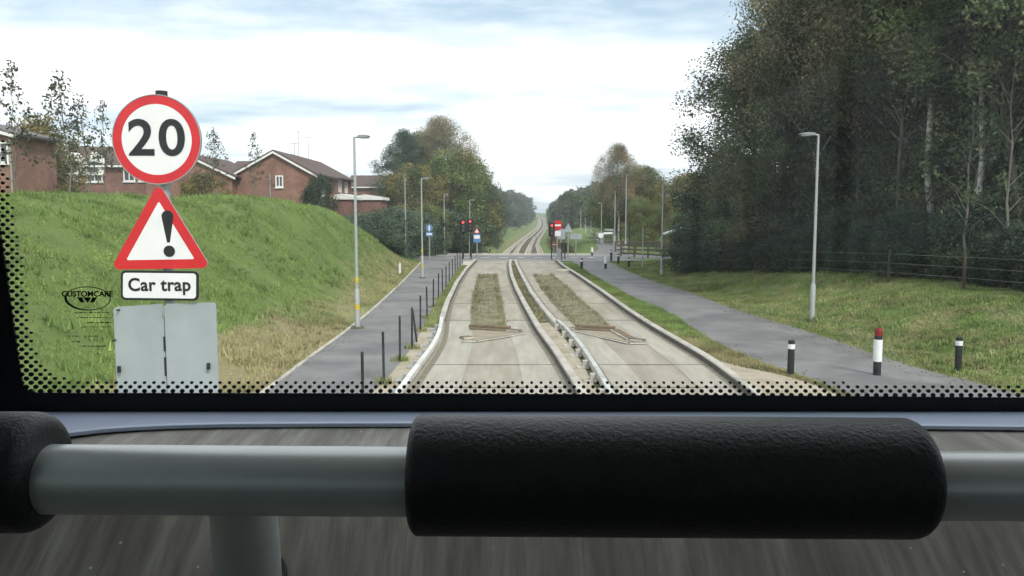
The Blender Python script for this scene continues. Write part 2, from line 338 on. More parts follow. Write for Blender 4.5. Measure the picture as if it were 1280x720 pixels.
PY = [-100, 60, 75, 85, 110, 141, 210, 300, 400, 600, 800, 1500, 4000]
PZ = [0, 0, 0, -.75, -2.45, -3.05, -4.2, -4.6, -3.6, .3, 4, 12, 20]
_ys = np.arange(-100, 4000, 2.0); _pz = np.interp(_ys, PY, PZ); _pz2 = np.convolve(np.pad(_pz, 3, 'edge'), np.ones(7) / 7, 'valid'); _pz2[_ys < 70] = 0
def P(y): return np.interp(y, _ys, _pz2)
def at_P(px, py, y0=78.0):
    d = ray(px, py)
    for y in np.arange(y0, 1200, .5):
        t = y / d[1]
        if EYE + d[2] * t < P(y): return d[0] * t, y
    return d[0] * 1200 / d[1], 1200
def poly_x(pts, far=(), ext=None):
    a = [at_z(*p) for p in pts]; a += [at_P(*p, y0=128) for p in far]
    a.sort(key=lambda q: q[1]); return a
k1 = poly_x([(512, 490), (523, 474), (534, 458), (547, 439), (554, 422), (556, 403), (562, 381), (573, 356), (584, 339), (596, 326)],
            [(632, 315.6), (642, 306.7), (653.3, 297.8), (664, 290), (671, 284.4), (673.5, 278.9)])
k2 = poly_x([(718, 490), (708, 474), (690, 444), (670.6, 417), (663.6, 404), (652.5, 383), (643.5, 364), (637.5, 347), (635.5, 333), (636.5, 327)],
            [(647, 315.6), (652, 306.7), (659, 298.8), (669, 291), (675.3, 284.4), (677, 278.9)])
k3 = poly_x([(760, 490), (751, 474), (732, 444), (714, 422), (695, 404), (680, 386), (666, 367), (655, 347), (648, 333), (645.6, 327)],
            [(658, 315.6), (661.7, 306.7), (667, 297.8), (674.5, 290), (679, 284.4), (680, 278.9)])
k4 = poly_x([(928, 490), (905.6, 472), (880.6, 453), (839, 428), (811, 411), (783, 392), (750, 367), (722, 347), (702, 334), (694, 326)],
            [(677, 315.6), (673, 306.7), (675.5, 297.8), (680.5, 290), (683.5, 284.4), (684, 278.9)])
def XF(pts):
    xs = [p[0] for p in pts]; ys = [p[1] for p in pts]
    # continue straight toward the camera
    s = (xs[1] - xs[0]) / (ys[1] - ys[0]); xs.insert(0, xs[0] - s * (ys[0] + 12) * .25); ys.insert(0, -12)
    xs.append(xs[-1] + (xs[-1] - xs[-2]) * .3 + 2); ys.append(ys[-1] + 120)
    xs.append(xs[-1] + 2); ys.append(2000)
    g = np.concatenate([np.arange(-12, 90, .5), np.arange(90, 2000, 4.0)]); v = np.interp(g, ys, xs)
    k = np.ones(5) / 5; v2 = np.convolve(np.pad(v, 2, 'edge'), k, 'valid'); 
    return lambda y: np.interp(y, g, v2)
X1, X2, X3, X4 = XF(k1), XF(k2), XF(k3), XF(k4)
def XC(y): return (X1(y) + X4(y)) / 2
# left path and right path edges
LPL = poly_x([(330, 492), (355, 472), (392, 444), (430, 417), (470, 384), (500, 356), (525, 330), (532, 322)])
LPR = poly_x([(462, 492), (480, 480), (500, 452.5), (515, 436), (525.6, 415), (534, 398.6), (541.7, 385), (548, 373.6), (557.5, 362), (565.6, 349), (573, 337), (580, 325)])
RPL = poly_x([(1050, 492), (978, 464), (922, 444), (880, 422), (839, 392), (783, 369), (736, 342), (715, 327)])
RPR = poly_x([(1290, 494), (1209, 476), (1167, 467), (1108, 448), (1069, 434), (1017, 416), (978, 405), (917, 386), (867, 367), (825, 354), (792, 342), (764, 328)])
def XP(pts):
    xs = [p[0] for p in pts]; ys = [p[1] for p in pts]
    xs.insert(0, xs[0]); ys.insert(0, -12)
    g = np.arange(-12, 80, .25); v = np.interp(g, ys, xs); v2 = np.convolve(np.pad(v, 6, 'edge'), np.ones(13) / 13, 'valid')
    return lambda y: np.interp(y, g, v2)
XLL, XLR, XRL, XRR = XP(LPL), XP(LPR), XP(RPL), XP(RPR)

def sm(t): t = np.clip(t, 0, 1); return t * t * (3 - 2 * t)
def Hh(x, y):
    x = np.asarray(x, float); y = np.asarray(y, float)
    # cutting of the track beyond the crossing
    dc = np.abs(x - XC(y)); c = sm((dc - 5.0) / np.where(x > XC(y), np.interp(y, [0, 150, 240], [3.0, 3.6, 11]), 11))
    land = np.interp(y, [0, 600, 800, 4000], [0, 1, 4, 20])
    z = P(y) * (1 - c) + land * c * sm((y - 75) / 1) + 0 * x
    # left grass mound
    t = XLL(y) - .5 - x
    Hm = np.interp(y, [-50, 24, 32, 40, 46, 50, 56, 60, 66, 70, 90], [4.1, 4.25, 4.4, 4.5, 4.3, 3.65, 2.5, 1.5, .3, 0, 0])
    W = np.interp(y, [-50, 20, 30, 40, 46, 55, 62, 70], [10, 10, 9.5, 5.9, 4.7, 3.4, 2.8, 2.8])
    s = sm(t / W * .93 + .02 * (t > 0))
    back = sm((t - W - 3) / 14)
    z = z + Hm * s * (1 - .25 * back) * (t > 0)
    z = z + 2.2 * sm((-x - 20) / 10) * sm((y - 52) / 12) * (1 - sm((y - 130) / 30))
    # rolls in the mound
    z = z + (t > 1) * sm((t - 1) / 4) * (y < 66) * .06 * (np.sin(x * .9 + y * .35) + np.sin(x * .37 - y * .8 + 1))
    # right bank
    t = x - XRR(y) - .3
    Rb = np.interp(y, [-50, 16, 26, 40, 52, 64, 70], [.9, 1.0, 1.25, 1.2, .7, .15, 0])
    z = z + (t > 0) * Rb * sm(t / 6.5) * (1 - sm((y - 66) / 4))
    z = z + (t > .5) * (y < 70) * .05 * np.sin(x * 1.1 + y * .7)
    return z
def H(x, y): return float(Hh(x, y))
def hit(px, py):
    d = ray(px, py); y = 6.0
    while y < 900:
        t = y / d[1]
        if EYE + d[2] * t <= H(d[0] * t, y): return d[0] * t, y, H(d[0] * t, y)
        y += .1 if y < 100 else .5
    return d[0] * 900 / d[1], 900, 0

def dry(x, y):
    x = np.asarray(x, float); y = np.asarray(y, float)
    t = XLL(y) - x
    d = (t > -.4) * sm((4.3 - t) / 3.4) * .52 * (y < 62)
    d = d + (t > 0) * (t < 2.6) * (y < 26) * .22
    tr = x - XRR(y)
    d = np.maximum(d, (tr > -.3) * (.35 + .06 * sm((8 - tr) / 8)) * (y < 62))
    d = np.maximum(d, ((x > X1(y) - 4) & (x < X4(y))) * .42)
    d = np.maximum(d, ((x >= X4(y)) & (x < XRL(y) + .1)) * (.20 + .42 * sm((x - X4(y) < 2) * (27 - y) / 7) + .25 * sm((X4(y) + .9 - x) / .6) * (y < 66)))
    return d

# ------------------------------------------------------------------ ground
gx = np.concatenate([-np.geomspace(900, 42, 22), np.arange(-40, -4, .5), np.arange(-4, 10, .5), np.arange(10, 40, .6), np.geomspace(42, 900, 22)])
gy = np.concatenate([np.arange(-60, 8, 4.0), np.arange(8, 90, .5), np.arange(90, 150, 1.5), np.arange(150, 460, 5.0), np.geomspace(470, 1030, 16)])
GX, GY = np.meshgrid(gx, gy); GZ = Hh(GX, GY)
# sink the sheet a little below the paved strips
GZ = GZ - .02
vs = np.stack([GX, GY, GZ], -1).reshape(-1, 3); nx, ny = len(gx), len(gy)
I = np.arange(nx * ny).reshape(ny, nx)
fs = np.stack([I[:-1, :-1], I[:-1, 1:], I[1:, 1:], I[1:, :-1]], -1).reshape(-1, 4)
def fast_mesh(name, verts, faces, attrs=None):
    me = bpy.data.meshes.new(name); nv, nf = len(verts), len(faces); k = faces.shape[1]
    me.vertices.add(nv); me.vertices.foreach_set('co', verts.astype(np.float32).ravel())
    me.loops.add(nf * k); me.loops.foreach_set('vertex_index', faces.astype(np.int32).ravel())
    me.polygons.add(nf); me.polygons.foreach_set('loop_start', np.arange(0, nf * k, k, dtype=np.int32))
    me.polygons.foreach_set('loop_total', np.full(nf, k, dtype=np.int32))
    me.update(calc_edges=True)
    for an, av in (attrs or {}).items():
        at_ = me.attributes.new(an, 'FLOAT', 'POINT'); at_.data.foreach_set('value', av.astype(np.float32).ravel())
    return me
g = link('ground', fast_mesh('ground', vs, fs, {'dry': dry(GX, GY).ravel()}), M['ground'], smooth=True)
tag(g, kind='structure')

def strip(name, fa, fb, y0, y1, m, dz, step=.5, kind='structure', zf=None, parent=None):
    ys = np.arange(y0, y1 + step * .5, step); v = []; f = []
    for y in ys:
        xa, xb = float(fa(y)), float(fb(y)); nseg = 3
        for k in range(nseg + 1):
            x = xa + (xb - xa) * k / nseg
            v.append((x, y, (zf(x, y) if zf else float(P(y))) + dz))
    for i in range(len(ys) - 1):
        for k in range(3):
            a = i * 4 + k; f.append((a, a + 1, a + 5, a + 4))
    me = bpy.data.meshes.new(name); me.from_pydata(v, [], f)
    o = link(name, me, m, parent)
    if kind: tag(o, kind=kind)
    return o
def flat_poly(name, pts, m, dz, kind='structure', parent=None, h=0):
    mb = MB()
    if h: mb.prism(pts, dz, dz + h, axis='z')
    else: mb.add([(p[0], p[1], dz) for p in pts], [tuple(range(len(pts)))])
    o = mb.build(name, m, parent)
    if kind: tag(o, kind=kind)
    return o
def sweep(mb, fx, y0, y1, w0, w1, z0, z1, step=.5):
    """kerb: rectangular section between x=fx+w0 .. fx+w1, z0..z1 above profile"""
    ys = np.arange(y0, y1 + step * .5, step); base = len(mb.v)
    b = .02
    for y in ys:
        x = float(fx(y)); p = float(P(y))
        for (dx_, dz_) in ((w0, z0), (w0, z1 - b), (w0 + b, z1), (w1 - b, z1), (w1, z1 - b), (w1, z0)): mb.v.append((x + dx_, y, p + dz_))
    n = 6
    for i in range(len(ys) - 1):
        for j in range(n):
            a = base + i * n + j; c = base + i * n + (j + 1) % n
            mb.f.append((a, c, c + n, a + n))
    mb.f.append(tuple(base + j for j in range(n))); mb.f.append(tuple(base + (len(ys) - 1) * n + j for j in range(n)))
# crossing road, running left to right
flat_poly('road', [(-60, 66.5), (-9, 65.4), (-4, 63.5), (12, 63.5), (18, 66), (60, 70), (60, 76), (14, 73.5), (-9, 73.0), (-60, 76)], M['tarmac_road'], .03)
flat_poly('road_marking', [(-7, 72.2), (9, 72.2), (9, 72.5), (-7, 72.5)], M['white_paint'], .036)
for k in range(9):
    flat_poly('road_marking', [(-5.6 + k * 1.5, 68.1), (-4.9 + k * 1.5, 68.1), (-4.9 + k * 1.5, 68.4), (-5.6 + k * 1.5, 68.4)], M['white_paint'], .036)
flat_poly('road_marking', [(-4.4, 64.1), (9, 64.1), (9, 64.35), (-4.4, 64.35)], M['white_paint'], .036)
flat_poly('road_edge', [(-6, 73.55), (7.5, 73.55), (7.5, 75.2), (-6, 75.2)], M['conc_pale'], .035)
# paths
strip('left_path', XLL, XLR, -10, 66.5, M['tarmac'], .012, zf=lambda x, y: 0)
strip('right_path', XRL, XRR, -10, 67, M['tarmac'], .012, zf=lambda x, y: 0)
strip('right_path_beyond', lambda y: np.interp(y, [73, 80, 200], [6.6, 8.6, 20]), lambda y: np.interp(y, [73, 80, 200], [9.8, 11.4, 23]), 73.6, 150, M['tarmac'], .04, step=2, zf=lambda x, y: H(x, y))
mb = MB(); sweep(mb, XLL, -10, 64, -.09, .02, -.05, .035); tag(mb.build('path_edging', M['kerb']), kind='structure')
# guideway
def conc_lane(xa, xb, y0, y1):
    strip('guideway', xa, xb, y0, y1, M['conc'], .016)
conc_lane(lambda y: X1(y) - .2, lambda y: X2(y) + .1, -10, 64.0)
conc_lane(lambda y: X3(y) - .1, lambda y: X4(y) + .2, -10, 64.0)
# paler running strips
for A, B in ((X1, X2), (X3, X4)):
    strip('running_strip', lambda y, A=A, B=B: A(y) + .12 + .0 * B(y), lambda y, A=A, B=B: A(y) + .30 * (B(y) - A(y)), -10, 27.6, M['conc_grey'], .024)
    strip('running_strip', lambda y, A=A, B=B: A(y) + .70 * (B(y) - A(y)), lambda y, A=A, B=B: B(y) - .12, -10, 27.6, M['conc_grey'], .024)
# expansion joints
mbj = MB()
for A, B in ((X1, X2), (X3, X4)):
    for y in (16.8, 19.4, 27.7, 33, 38.5, 44, 49.5, 55, 60):
        a_, b_ = float(A(y)), float(B(y)); mbj.box(((a_ + b_) / 2, y, .0275), (b_ - a_ - .1, .04, .003))
tag(mbj.build('concrete_joints', M['kerb_face']), kind='structure')
# planted medians inside each lane
def pxpoly(pts): return [at_z(*p) for p in pts]
M1L = poly_x([(589, 408), (588.6, 390), (591, 372), (594, 358), (598, 344)]); M1R = poly_x([(633, 408), (629.6, 390), (626, 372), (623.5, 358), (621, 345)])
M2L = poly_x([(718, 408), (703, 392), (690, 379), (677, 362), (666, 344)]); M2R = poly_x([(762, 408), (744, 390), (722, 372), (707, 357), (691, 344)])
def XI(p): return lambda y: np.interp(y, [q[1] for q in p], [q[0] for q in p])
med_regions = []
for A, B in ((M1L, M1R), (M2L, M2R)):
    y0, y1 = A[0][1], A[-1][1]
    strip('planted_bed', XI(A), XI(B), y0, y1, M['soil'], .03, step=.5); med_regions.append((XI(A), XI(B), y0, y1))
# bed between the two lanes
strip('planted_bed', lambda y: X2(y) + .22, lambda y: X3(y) - .22, 27, 60, M['soil'], .022); med_regions.append((lambda y: X2(y) + .3, lambda y: X3(y) - .3, 27, 57))
strip('gravel_bed', lambda y: X2(y) + .22, lambda y: X3(y) - .22, -10, 27, M['sand'], .022)
# sandy aprons
strip('gravel_apron', lambda y: XLR(y), lambda y: X1(y) - .2, -10, 26, M['sand'], .010, zf=lambda x, y: 0)
strip('gravel_apron', lambda y: XLR(y), lambda y: X1(y) - .2, 57, 63.5, M['conc_pale'], .014, zf=lambda x, y: 0)
gp = [at_z(*p) for p in [(711, 337), (700, 332), (720, 342), (760, 372), (800, 402), (860, 437), (915, 474), (945, 492), (1010, 492), (960, 468), (925, 458), (880, 437), (838, 414), (812, 409), (796, 398), (765, 373), (735, 350)]]
strip('gravel_apron', lambda y: X4(y) + .2, lambda y: np.interp(y, [-10, 14, 16.5, 18.4, 19.2, 20, 21.5, 23.6, 25.9, 27], [9, 8.5, 7.2, 6.4, 5.8, 5.5, 5.25, 5.2, 4.7, 4.4]), -10, 27.5, M['sand'], .011, zf=lambda x, y: 0)
# kerbs
def kerb(fx, side, y0, y1, h=.17, wd=.2, face=True):
    mb = MB()
    sweep(mb, fx, y0, y1, (-wd if side < 0 else 0), (0 if side < 0 else wd), -.05, h)
    tag(mb.build('guideway_kerb', M['kerb']), kind='structure')
    if face:
        mb = MB(); sweep(mb, fx, y0 + .05, y1 - .05, (0.002 if side < 0 else -.012), (.012 if side < 0 else -.002), .02, h - .03)
        tag(mb.build('kerb_rubbing_face', M['kerb_face']), kind='structure')
for A_, sd in ((X1, 1), (X2, -1), (X3, 1), (X4, -1)):
    strip('gutter_dirt', (lambda y, A_=A_, sd=sd: A_(y) + (.012 if sd > 0 else -.16)), (lambda y, A_=A_, sd=sd: A_(y) + (.16 if sd > 0 else -.012)), -10, 63, M['gutter'], .029)
kerb(X1, -1, 27, 63.6); kerb(X2, 1, -10, 63); kerb(X3, -1, 26, 63); kerb(X4, 1, -10, 63.2)
# far guideway: four beams with kerbs, dark ballast between
for A, s in ((X1, 1), (X2, -1), (X3, 1), (X4, -1)):
    strip('guideway_beam', (lambda y, A=A, s=s: A(y) + (0 if s > 0 else -.85)), (lambda y, A=A, s=s: A(y) + (.85 if s > 0 else 0)), 75.5, 640, M['conc'], .06, step=3)
    mb = MB(); sweep(mb, A, 75.5, 640, (-.2 if s > 0 else 0), (0 if s > 0 else .2), -.05, .24, step=3)
    tag(mb.build('guideway_kerb', M['conc_pale']), kind='structure')
strip('ballast', lambda y: X1(y) - .1, lambda y: X4(y) + .1, 75.5, 640, M['soil_dark'], .03, step=3)

# ------------------------------------------------------------------ car traps
def car_trap(name, quad, beam, slots, lines, label):
    r = empty(name, (*at_z(*quad[0]), 0.0)); o = Vector(r.location)
    loc = lambda p: (at_z(*p)[0] - o.x, at_z(*p)[1] - o.y)
    flat = MB(); flat.add([(*loc(p), .034) for p in quad], [tuple(range(len(quad)))]); flat.build('pit_floor', M['pit'], r)
    def bar(p, q, wd, h, z=.03):
        a, b = Vector(loc(p)), Vector(loc(q)); d = b - a; mb = MB()
        mb.box(((a.x + b.x) / 2, (a.y + b.y) / 2, z + h / 2), (d.length, wd, h), rz=math.atan2(d.y, d.x)); return mb
    cbm = bar(*beam, .26, .10).build('cross_beam', M['tan_beam'], r, bevel=.015)
    q0 = (beam[0][0], beam[0][1] + 2.6); q1 = (beam[1][0], beam[1][1] + 2.6); bar(q0, q1, .16, .05).build('shadow_gap', M['timber'], r)  # solid dark-coloured bar standing in for shade under the cross beam's front
    for p, q in slots:
        bo = bar(p, q, .36, .06).build('slot_block', M['kerb'], r, bevel=.012); bar(p, q, .24, .05, z=.05).build('slot_opening', M['tan_beam'], bo)
    for p, q in lines: bo = bar(p, q, .20, .03).build('pit_edge', M['kerb'], r, bevel=.01); bar(p, q, .06, .012, z=.053).build('edge_bar', M['timber'], bo)
    tag(r, label, 'car trap')
    return r
car_trap('car_trap', [(592, 412), (636, 414), (647, 418), (620, 422), (592, 427)], ((588, 410), (637, 413)),
         [((577, 425), (589, 424)), ((636, 415), (650, 416.5))], [((578, 429), (595, 428.5)), ((595, 428.5), (655, 418.5))],
         'shallow concrete car trap pit across the left guideway lane')
car_trap('car_trap', [(722, 412), (766, 414), (790, 429), (780, 431), (735, 419)], ((720, 410.5), (768, 413)),
         [((769, 415), (790, 427)), ((790, 427), (805, 428.5)), ((714, 412.5), (721, 413.5))], [((722, 416), (786, 431)), ((786, 431), (811, 430.5))],
         'shallow concrete car trap pit across the right guideway lane')

# ------------------------------------------------------------------ steel guide rails at the lane mouths
def guide_rail(fx, off, y0, y1, label, m, h=.30, inward=1, step=1.6):
    y = y0; x = float(fx(y0)) + off
    r = empty('guide_rail', (x, y0, 0))
    mb = MB(); ys = np.arange(y0, y1 + .01, .4); base = 0
    pts = [(float(fx(v)) + off - x, v - y0) for v in ys]
    for (a, b) in pts:
        for (dx_, dz_) in ((-.06, h - .13), (-.06, h - .012), (-.045, h), (.045, h), (.06, h - .012), (.06, h - .13)): mb.v.append((a + dx_, b, dz_))
    n = 6
    for i in range(len(pts) - 1):
        for j in range(n):
            q = i * n + j; c = i * n + (j + 1) % n; mb.f.append((q, c, c + n, q + n))
    mb.f.append(tuple(range(n))); mb.f.append(tuple((len(pts) - 1) * n + j for j in range(n)))
    mb.build('rail_beam', m, r)
    v = y0 + .5
    while v < y1 - .2:
        a = float(fx(v)) + off - x
        b = MB().box((a + inward * .13, v - y0, h / 2 - .03), (.14, .16, h - .06)).box((a + inward * .2, v - y0, .025), (.3, .3, .05))
        b.build('bracket', M['kerb'] if m is M['rail_steel'] else M['grey_steel'], r, bevel=.008); v += step
    tag(r, label, 'guide rail')
guide_rail(X1, -.10, 9, 27.2, 'pale steel guide rail flaring along the left edge of the left lane', M['white_steel'], h=.24, inward=-1)
guide_rail(X3, -.07, 9, 26.4, 'white steel guide rail on brackets between the two lanes', M['rail_steel'], h=.25, inward=-1)

# ------------------------------------------------------------------ grass blades (stuff)
rng = np.random.default_rng(5)
_vn = np.random.default_rng(99).uniform(0, 1, (256, 256))
def vnoise(x, y, s):
    x = x * s + 500; y = y * s + 500; i = np.floor(x).astype(int); j = np.floor(y).astype(int); u = sm(x - i); v = sm(y - j)
    g_ = lambda a, b: _vn[a % 256, b % 256]
    return (g_(i, j) * (1 - u) + g_(i + 1, j) * u) * (1 - v) + (g_(i, j + 1) * (1 - u) + g_(i + 1, j + 1) * u) * v
def blades(name, xs, ys, hh, wd, label=None, m=None, up=.6, n_per=3, zoff=0):
    n = len(xs); z = Hh(xs, ys) + zoff
    xs = np.repeat(xs, n_per) + rng.normal(0, .05, n * n_per); ys = np.repeat(ys, n_per) + rng.normal(0, .05, n * n_per); z = np.repeat(z, n_per); N_ = len(xs)
    a = rng.uniform(0, 2 * np.pi, N_); cl0 = .55 * vnoise(xs, ys, 1.3) + .45 * vnoise(xs, ys, .45); h = hh * rng.uniform(.5, 1.3, N_) * (.35 + 1.3 * cl0); w_ = wd * rng.uniform(.6, 1.3, N_)
    ln = rng.uniform(.2, 1.0, N_) * h * (1.4 - up)
    b = rng.uniform(0, 2 * np.pi, N_)
    p0 = np.stack([xs - np.cos(a) * w_, ys - np.sin(a) * w_, z - .03], -1); p1 = np.stack([xs + np.cos(a) * w_, ys + np.sin(a) * w_, z - .03], -1)
    p2 = np.stack([xs + np.cos(b) * ln, ys + np.sin(b) * ln, z + h], -1)
    v = np.stack([p0, p1, p2], 1).reshape(-1, 3); f = np.arange(N_ * 3).reshape(-1, 3)
    me = fast_mesh(name, v, f, {'dry': np.repeat(dry(xs, ys), 3), 'tone': np.repeat(np.clip(.35 * rng.uniform(0, 1, N_) + .85 * (vnoise(xs + 31, ys, 1.9) * .6 + vnoise(xs, ys + 17, .5) * .4) - .1, 0, 1), 3)})
    o = link(name, me, m or M['blades']); tag(o, label, 'grass' if label else None, kind='stuff'); return o
# left mound: density falls with distance
n = 110000
u = rng.uniform(0, 1, n); y = 10 + 56 * u ** 1.3; x = XLL(y) - .0 - rng.uniform(0, 1, n) ** .9 * 17
cl_ = np.sin(x * 1.7 + y * .9) + np.sin(x * .8 - y * 1.9) + rng.normal(0, .8, n) > -.6
blades('mound_grass', x[cl_], y[cl_], .062, .02, 'rough green grass covering the mound left of the path', n_per=3)
n = 90000
u = rng.uniform(0, 1, n); y = 11 + 52 * u ** 1.3; x = XRR(y) - .1 + rng.uniform(0, 1, n) * 11
blades('bank_grass', x, y, .062, .02, 'yellowish green grass on the bank right of the wide path', n_per=3)
n = 34000
y = rng.uniform(14, 60, n); xl = np.where(y < 27.5, np.interp(y, [14, 16.5, 18.4, 19.2, 20, 21.5, 23.6, 25.9, 27.5], [8.3, 7.0, 6.2, 5.6, 5.3, 5.1, 5.0, 4.6, 4.3]), X4(y) + .3); x = xl + rng.uniform(0, 1, n) * (XRL(y) - xl)
k = x < XRL(y) + .06
blades('verge_grass', x[k], y[k], .07, .02, 'grass verge between the right kerb and the wide path', n_per=3)
n = 9000
y = rng.uniform(26, 57, n); x = XLR(y) + .1 + rng.uniform(0, 1, n) * (X1(y) - .3 - XLR(y))
blades('strip_grass', x, y, .14, .022, 'narrow grass strip between the thin black posts and left kerb', n_per=3)
n = 3600; y = 11 + 50 * rng.uniform(0, 1, n) ** 1.2; x = XLL(y) - .3 - rng.uniform(0, 1, n) * 15; kk = vnoise(x, y, .8) > .5
blades('mound_tufts', x[kk], y[kk], .17, .03, 'coarser grass tufts dotted over the green mound', n_per=9)
n = 2600; y = 12 + 48 * rng.uniform(0, 1, n); x = XRR(y) + .3 + rng.uniform(0, 1, n) * 10; kk = vnoise(x, y, .8) > .5
blades('bank_tufts', x[kk], y[kk], .15, .028, 'coarser grass tufts dotted over the right bank', n_per=9)
bx_, by_ = [], []
for px, py in ((447, 411), (1015, 402), (1197, 467), (500, 344), (827, 345), (849, 342), (500, 452), (515, 436), (525.6, 415), (534, 398.6), (541.7, 385), (548, 375), (480, 480)):
    hx_, hy_, _z = hit(px, py)
    for k in range(26): an_ = rng.uniform(0, 6.28); bx_.append(hx_ + math.cos(an_) * rng.uniform(.06, .2)); by_.append(hy_ + math.sin(an_) * rng.uniform(.06, .2))
blades('base_weeds', np.array(bx_), np.array(by_), .13, .018, 'weeds growing round the feet of posts and bollards', n_per=4, zoff=.02)
M['weeds'] = grass_mat('bed_weeds', (.15, .16, .08), (.23, .22, .125), (.31, .28, .18), (.20, .185, .11), blade=True)
xs, ys = [], []
for fa, fb, y0, y1 in med_regions:
    n = int(1000 * (y1 - y0) / 5); yy = rng.uniform(y0 + .05, y1 - .05, n); tt = rng.uniform(0.02, .98, n); xx = fa(yy) + tt * (fb(yy) - fa(yy))
    kk = rng.uniform(0, 1, n) < (.12 + .45 * (np.abs(tt - .5) > .36)) * (.4 + 1.2 * vnoise(xx, yy, 2.5)) ; xs.append(xx[kk]); ys.append(yy[kk])
blades('bed_weeds', np.concatenate(xs), np.concatenate(ys), .12, .025, 'low weeds and dry grass in the beds within the guideway', m=M['weeds'], n_per=3, up=.3)

n = 2400; y = rng.uniform(12, 60, n); e_ = np.abs(rng.normal(0, .45, n)); side = rng.uniform(0, 1, n)
x = np.where(side < .55, XRR(y) - e_, np.where(side < .8, XRL(y) + e_ * .6, XLL(y) + e_ * .5)); a_ = rng.uniform(0, 6.28, n); q_ = rng.uniform(.018, .045, n)
dv = np.stack([np.cos(a_) * q_, np.sin(a_) * q_, 0 * q_], -1); pv = np.stack([-np.sin(a_) * q_ * .6, np.cos(a_) * q_ * .6, rng.uniform(.003, .018, n)], -1); c_ = np.stack([x, y, .018 + 0 * x], -1)
fl = link('fallen_leaves', fast_mesh('fallen_leaves', np.stack([c_ - dv, c_ + pv, c_ + dv, c_ - pv * [1, 1, -.6]], 1).reshape(-1, 3), np.arange(n * 4).reshape(-1, 4), {'tone': np.repeat(rng.uniform(0, 1, n), 4)}), M['leaf_brown'])
tag(fl, 'fallen brown leaves scattered along the path edges', 'leaves', kind='stuff')

# ------------------------------------------------------------------ trees
def leaves_mesh(name, clusters, per, size, seed, droop=0.0, flat=1.0):
    rg = np.random.default_rng(seed); P_ = []; T_ = []
    for (c, r) in clusters:
        n = max(4, int(per * rg.uniform(.6, 1.4)))
        d = rg.normal(0, 1, (n, 3)); d /= np.linalg.norm(d, axis=1)[:, None] + 1e-6
        q = d * (rg.uniform(0, 1, (n, 1)) ** .5) * r; q[:, 2] *= flat
        if droop: q[:, 2] -= droop * rg.uniform(0, 1, n) ** 2 * r
        P_.append(np.array(c) + q); T_.append(np.clip(rg.uniform(.2, .8) + rg.normal(0, .18, n), 0, 1))
    c = np.concatenate(P_); T = np.concatenate(T_); n = len(c)
    a = rg.normal(0, 1, (n, 3)); a[:, 2] -= droop; a /= np.linalg.norm(a, axis=1)[:, None]; b = rg.normal(0, 1, (n, 3)); b -= (b * a).sum(1)[:, None] * a; b /= np.linalg.norm(b, axis=1)[:, None]
    s = size * rg.uniform(.6, 1.4, (n, 1))
    v = np.stack([c - a * s, c + b * s * .55, c + a * s, c - b * s * .55], 1).reshape(-1, 3)
    f = np.arange(n * 4).reshape(-1, 4)
    return fast_mesh(name, v, f, {'tone': np.repeat(T, 4)})
def make_tree(name, h, r, seed, leaf, bark, ncl=90, per=110, size=.13, base=.22, shape='round', droop=0, trunk_r=None, lean=0, clr=None):
    rg = random.Random(seed); root = empty(name)
    tr = trunk_r or h * .017
    # wandering trunk
    pts = []; x = y = 0; steps = 8
    for i in range(steps + 1):
        t = i / steps; pts.append(Vector((x, y, t * h * .93 - .3 * (i == 0)))); x += rg.uniform(-.02, .02) * h + lean * h / steps; y += rg.uniform(-.02, .02) * h
    tk = MB(); tk.tube(pts, [tr * (1.25 if i == 0 else 1) * (1 - .88 * i / steps) for i in range(steps + 1)], 9)
    def trunk_at(z):
        t = min(max(z / (h * .93), 0), .999) * steps; i = int(t); return pts[i].lerp(pts[i + 1], t - i)
    cls = []; br = MB()
    for k in range(ncl):
        t = (k + rg.random()) / ncl; z = h * (base + (1 - base) * t)
        if shape == 'round': prof = math.sqrt(max(.04, 1 - (2 * t - .85) ** 2 / 1.45)) if t < .95 else .3
        elif shape == 'cone': prof = max(.08, (1 - t) ** .8)
        elif shape == 'egg': prof = max(.1, math.sin(math.pi * min(1, .18 + t * .82)) ** .7)
        else: prof = .55 + .45 * math.sin(t * 9 + seed)
        an = rg.uniform(0, 6.283) + k * 2.4; q = prof * r * (rg.uniform(.35, 1.0) if rg.random() < .8 else rg.uniform(1, 1.18))
        tp = trunk_at(z * .9)
        c = Vector((tp.x + math.cos(an) * q, tp.y + math.sin(an) * q, z + rg.uniform(-.03, .03) * h))
        cr = clr or r * .26
        cr *= rg.uniform(.65, 1.35)
        cls.append((tuple(c), cr))
        if k % 2 == 0:
            s = trunk_at(max(.12 * h, z - q * .6 - .05 * h)); mid = s.lerp(c, .5) + Vector((0, 0, .02 * h))
            br.tube([s, mid, c], [tr * .32 * (1 - .6 * t), tr * .2 * (1 - .5 * t), tr * .04], 5, cap=False)
    tk.build('trunk', bark, root, smooth=True)
    br.build('branches', bark, root, smooth=True)
    link('crown', leaves_mesh('crown', cls, per, size, seed, droop), leaf, root)
    return root
protos = {}
def tree(kind, x, y, label, cat='tree', group=None, h=None, rz=None, dz=0, sx=1.0):
    spec = KINDS[kind]
    if kind not in protos:
        protos[kind] = make_tree(**spec); o = protos[kind]
    else:
        o = copy_tree(protos[kind])
        if 'group' in o: del o['group']
    s = (h / spec['h']) if h else 1
    o.location = (x, y, H(x, y) - .05 + dz); o.scale = (s * sx, s * sx, s); o.rotation_euler = (0, 0, rz if rz is not None else random.uniform(0, 6.28))
    tag(o, label, cat, group); return o
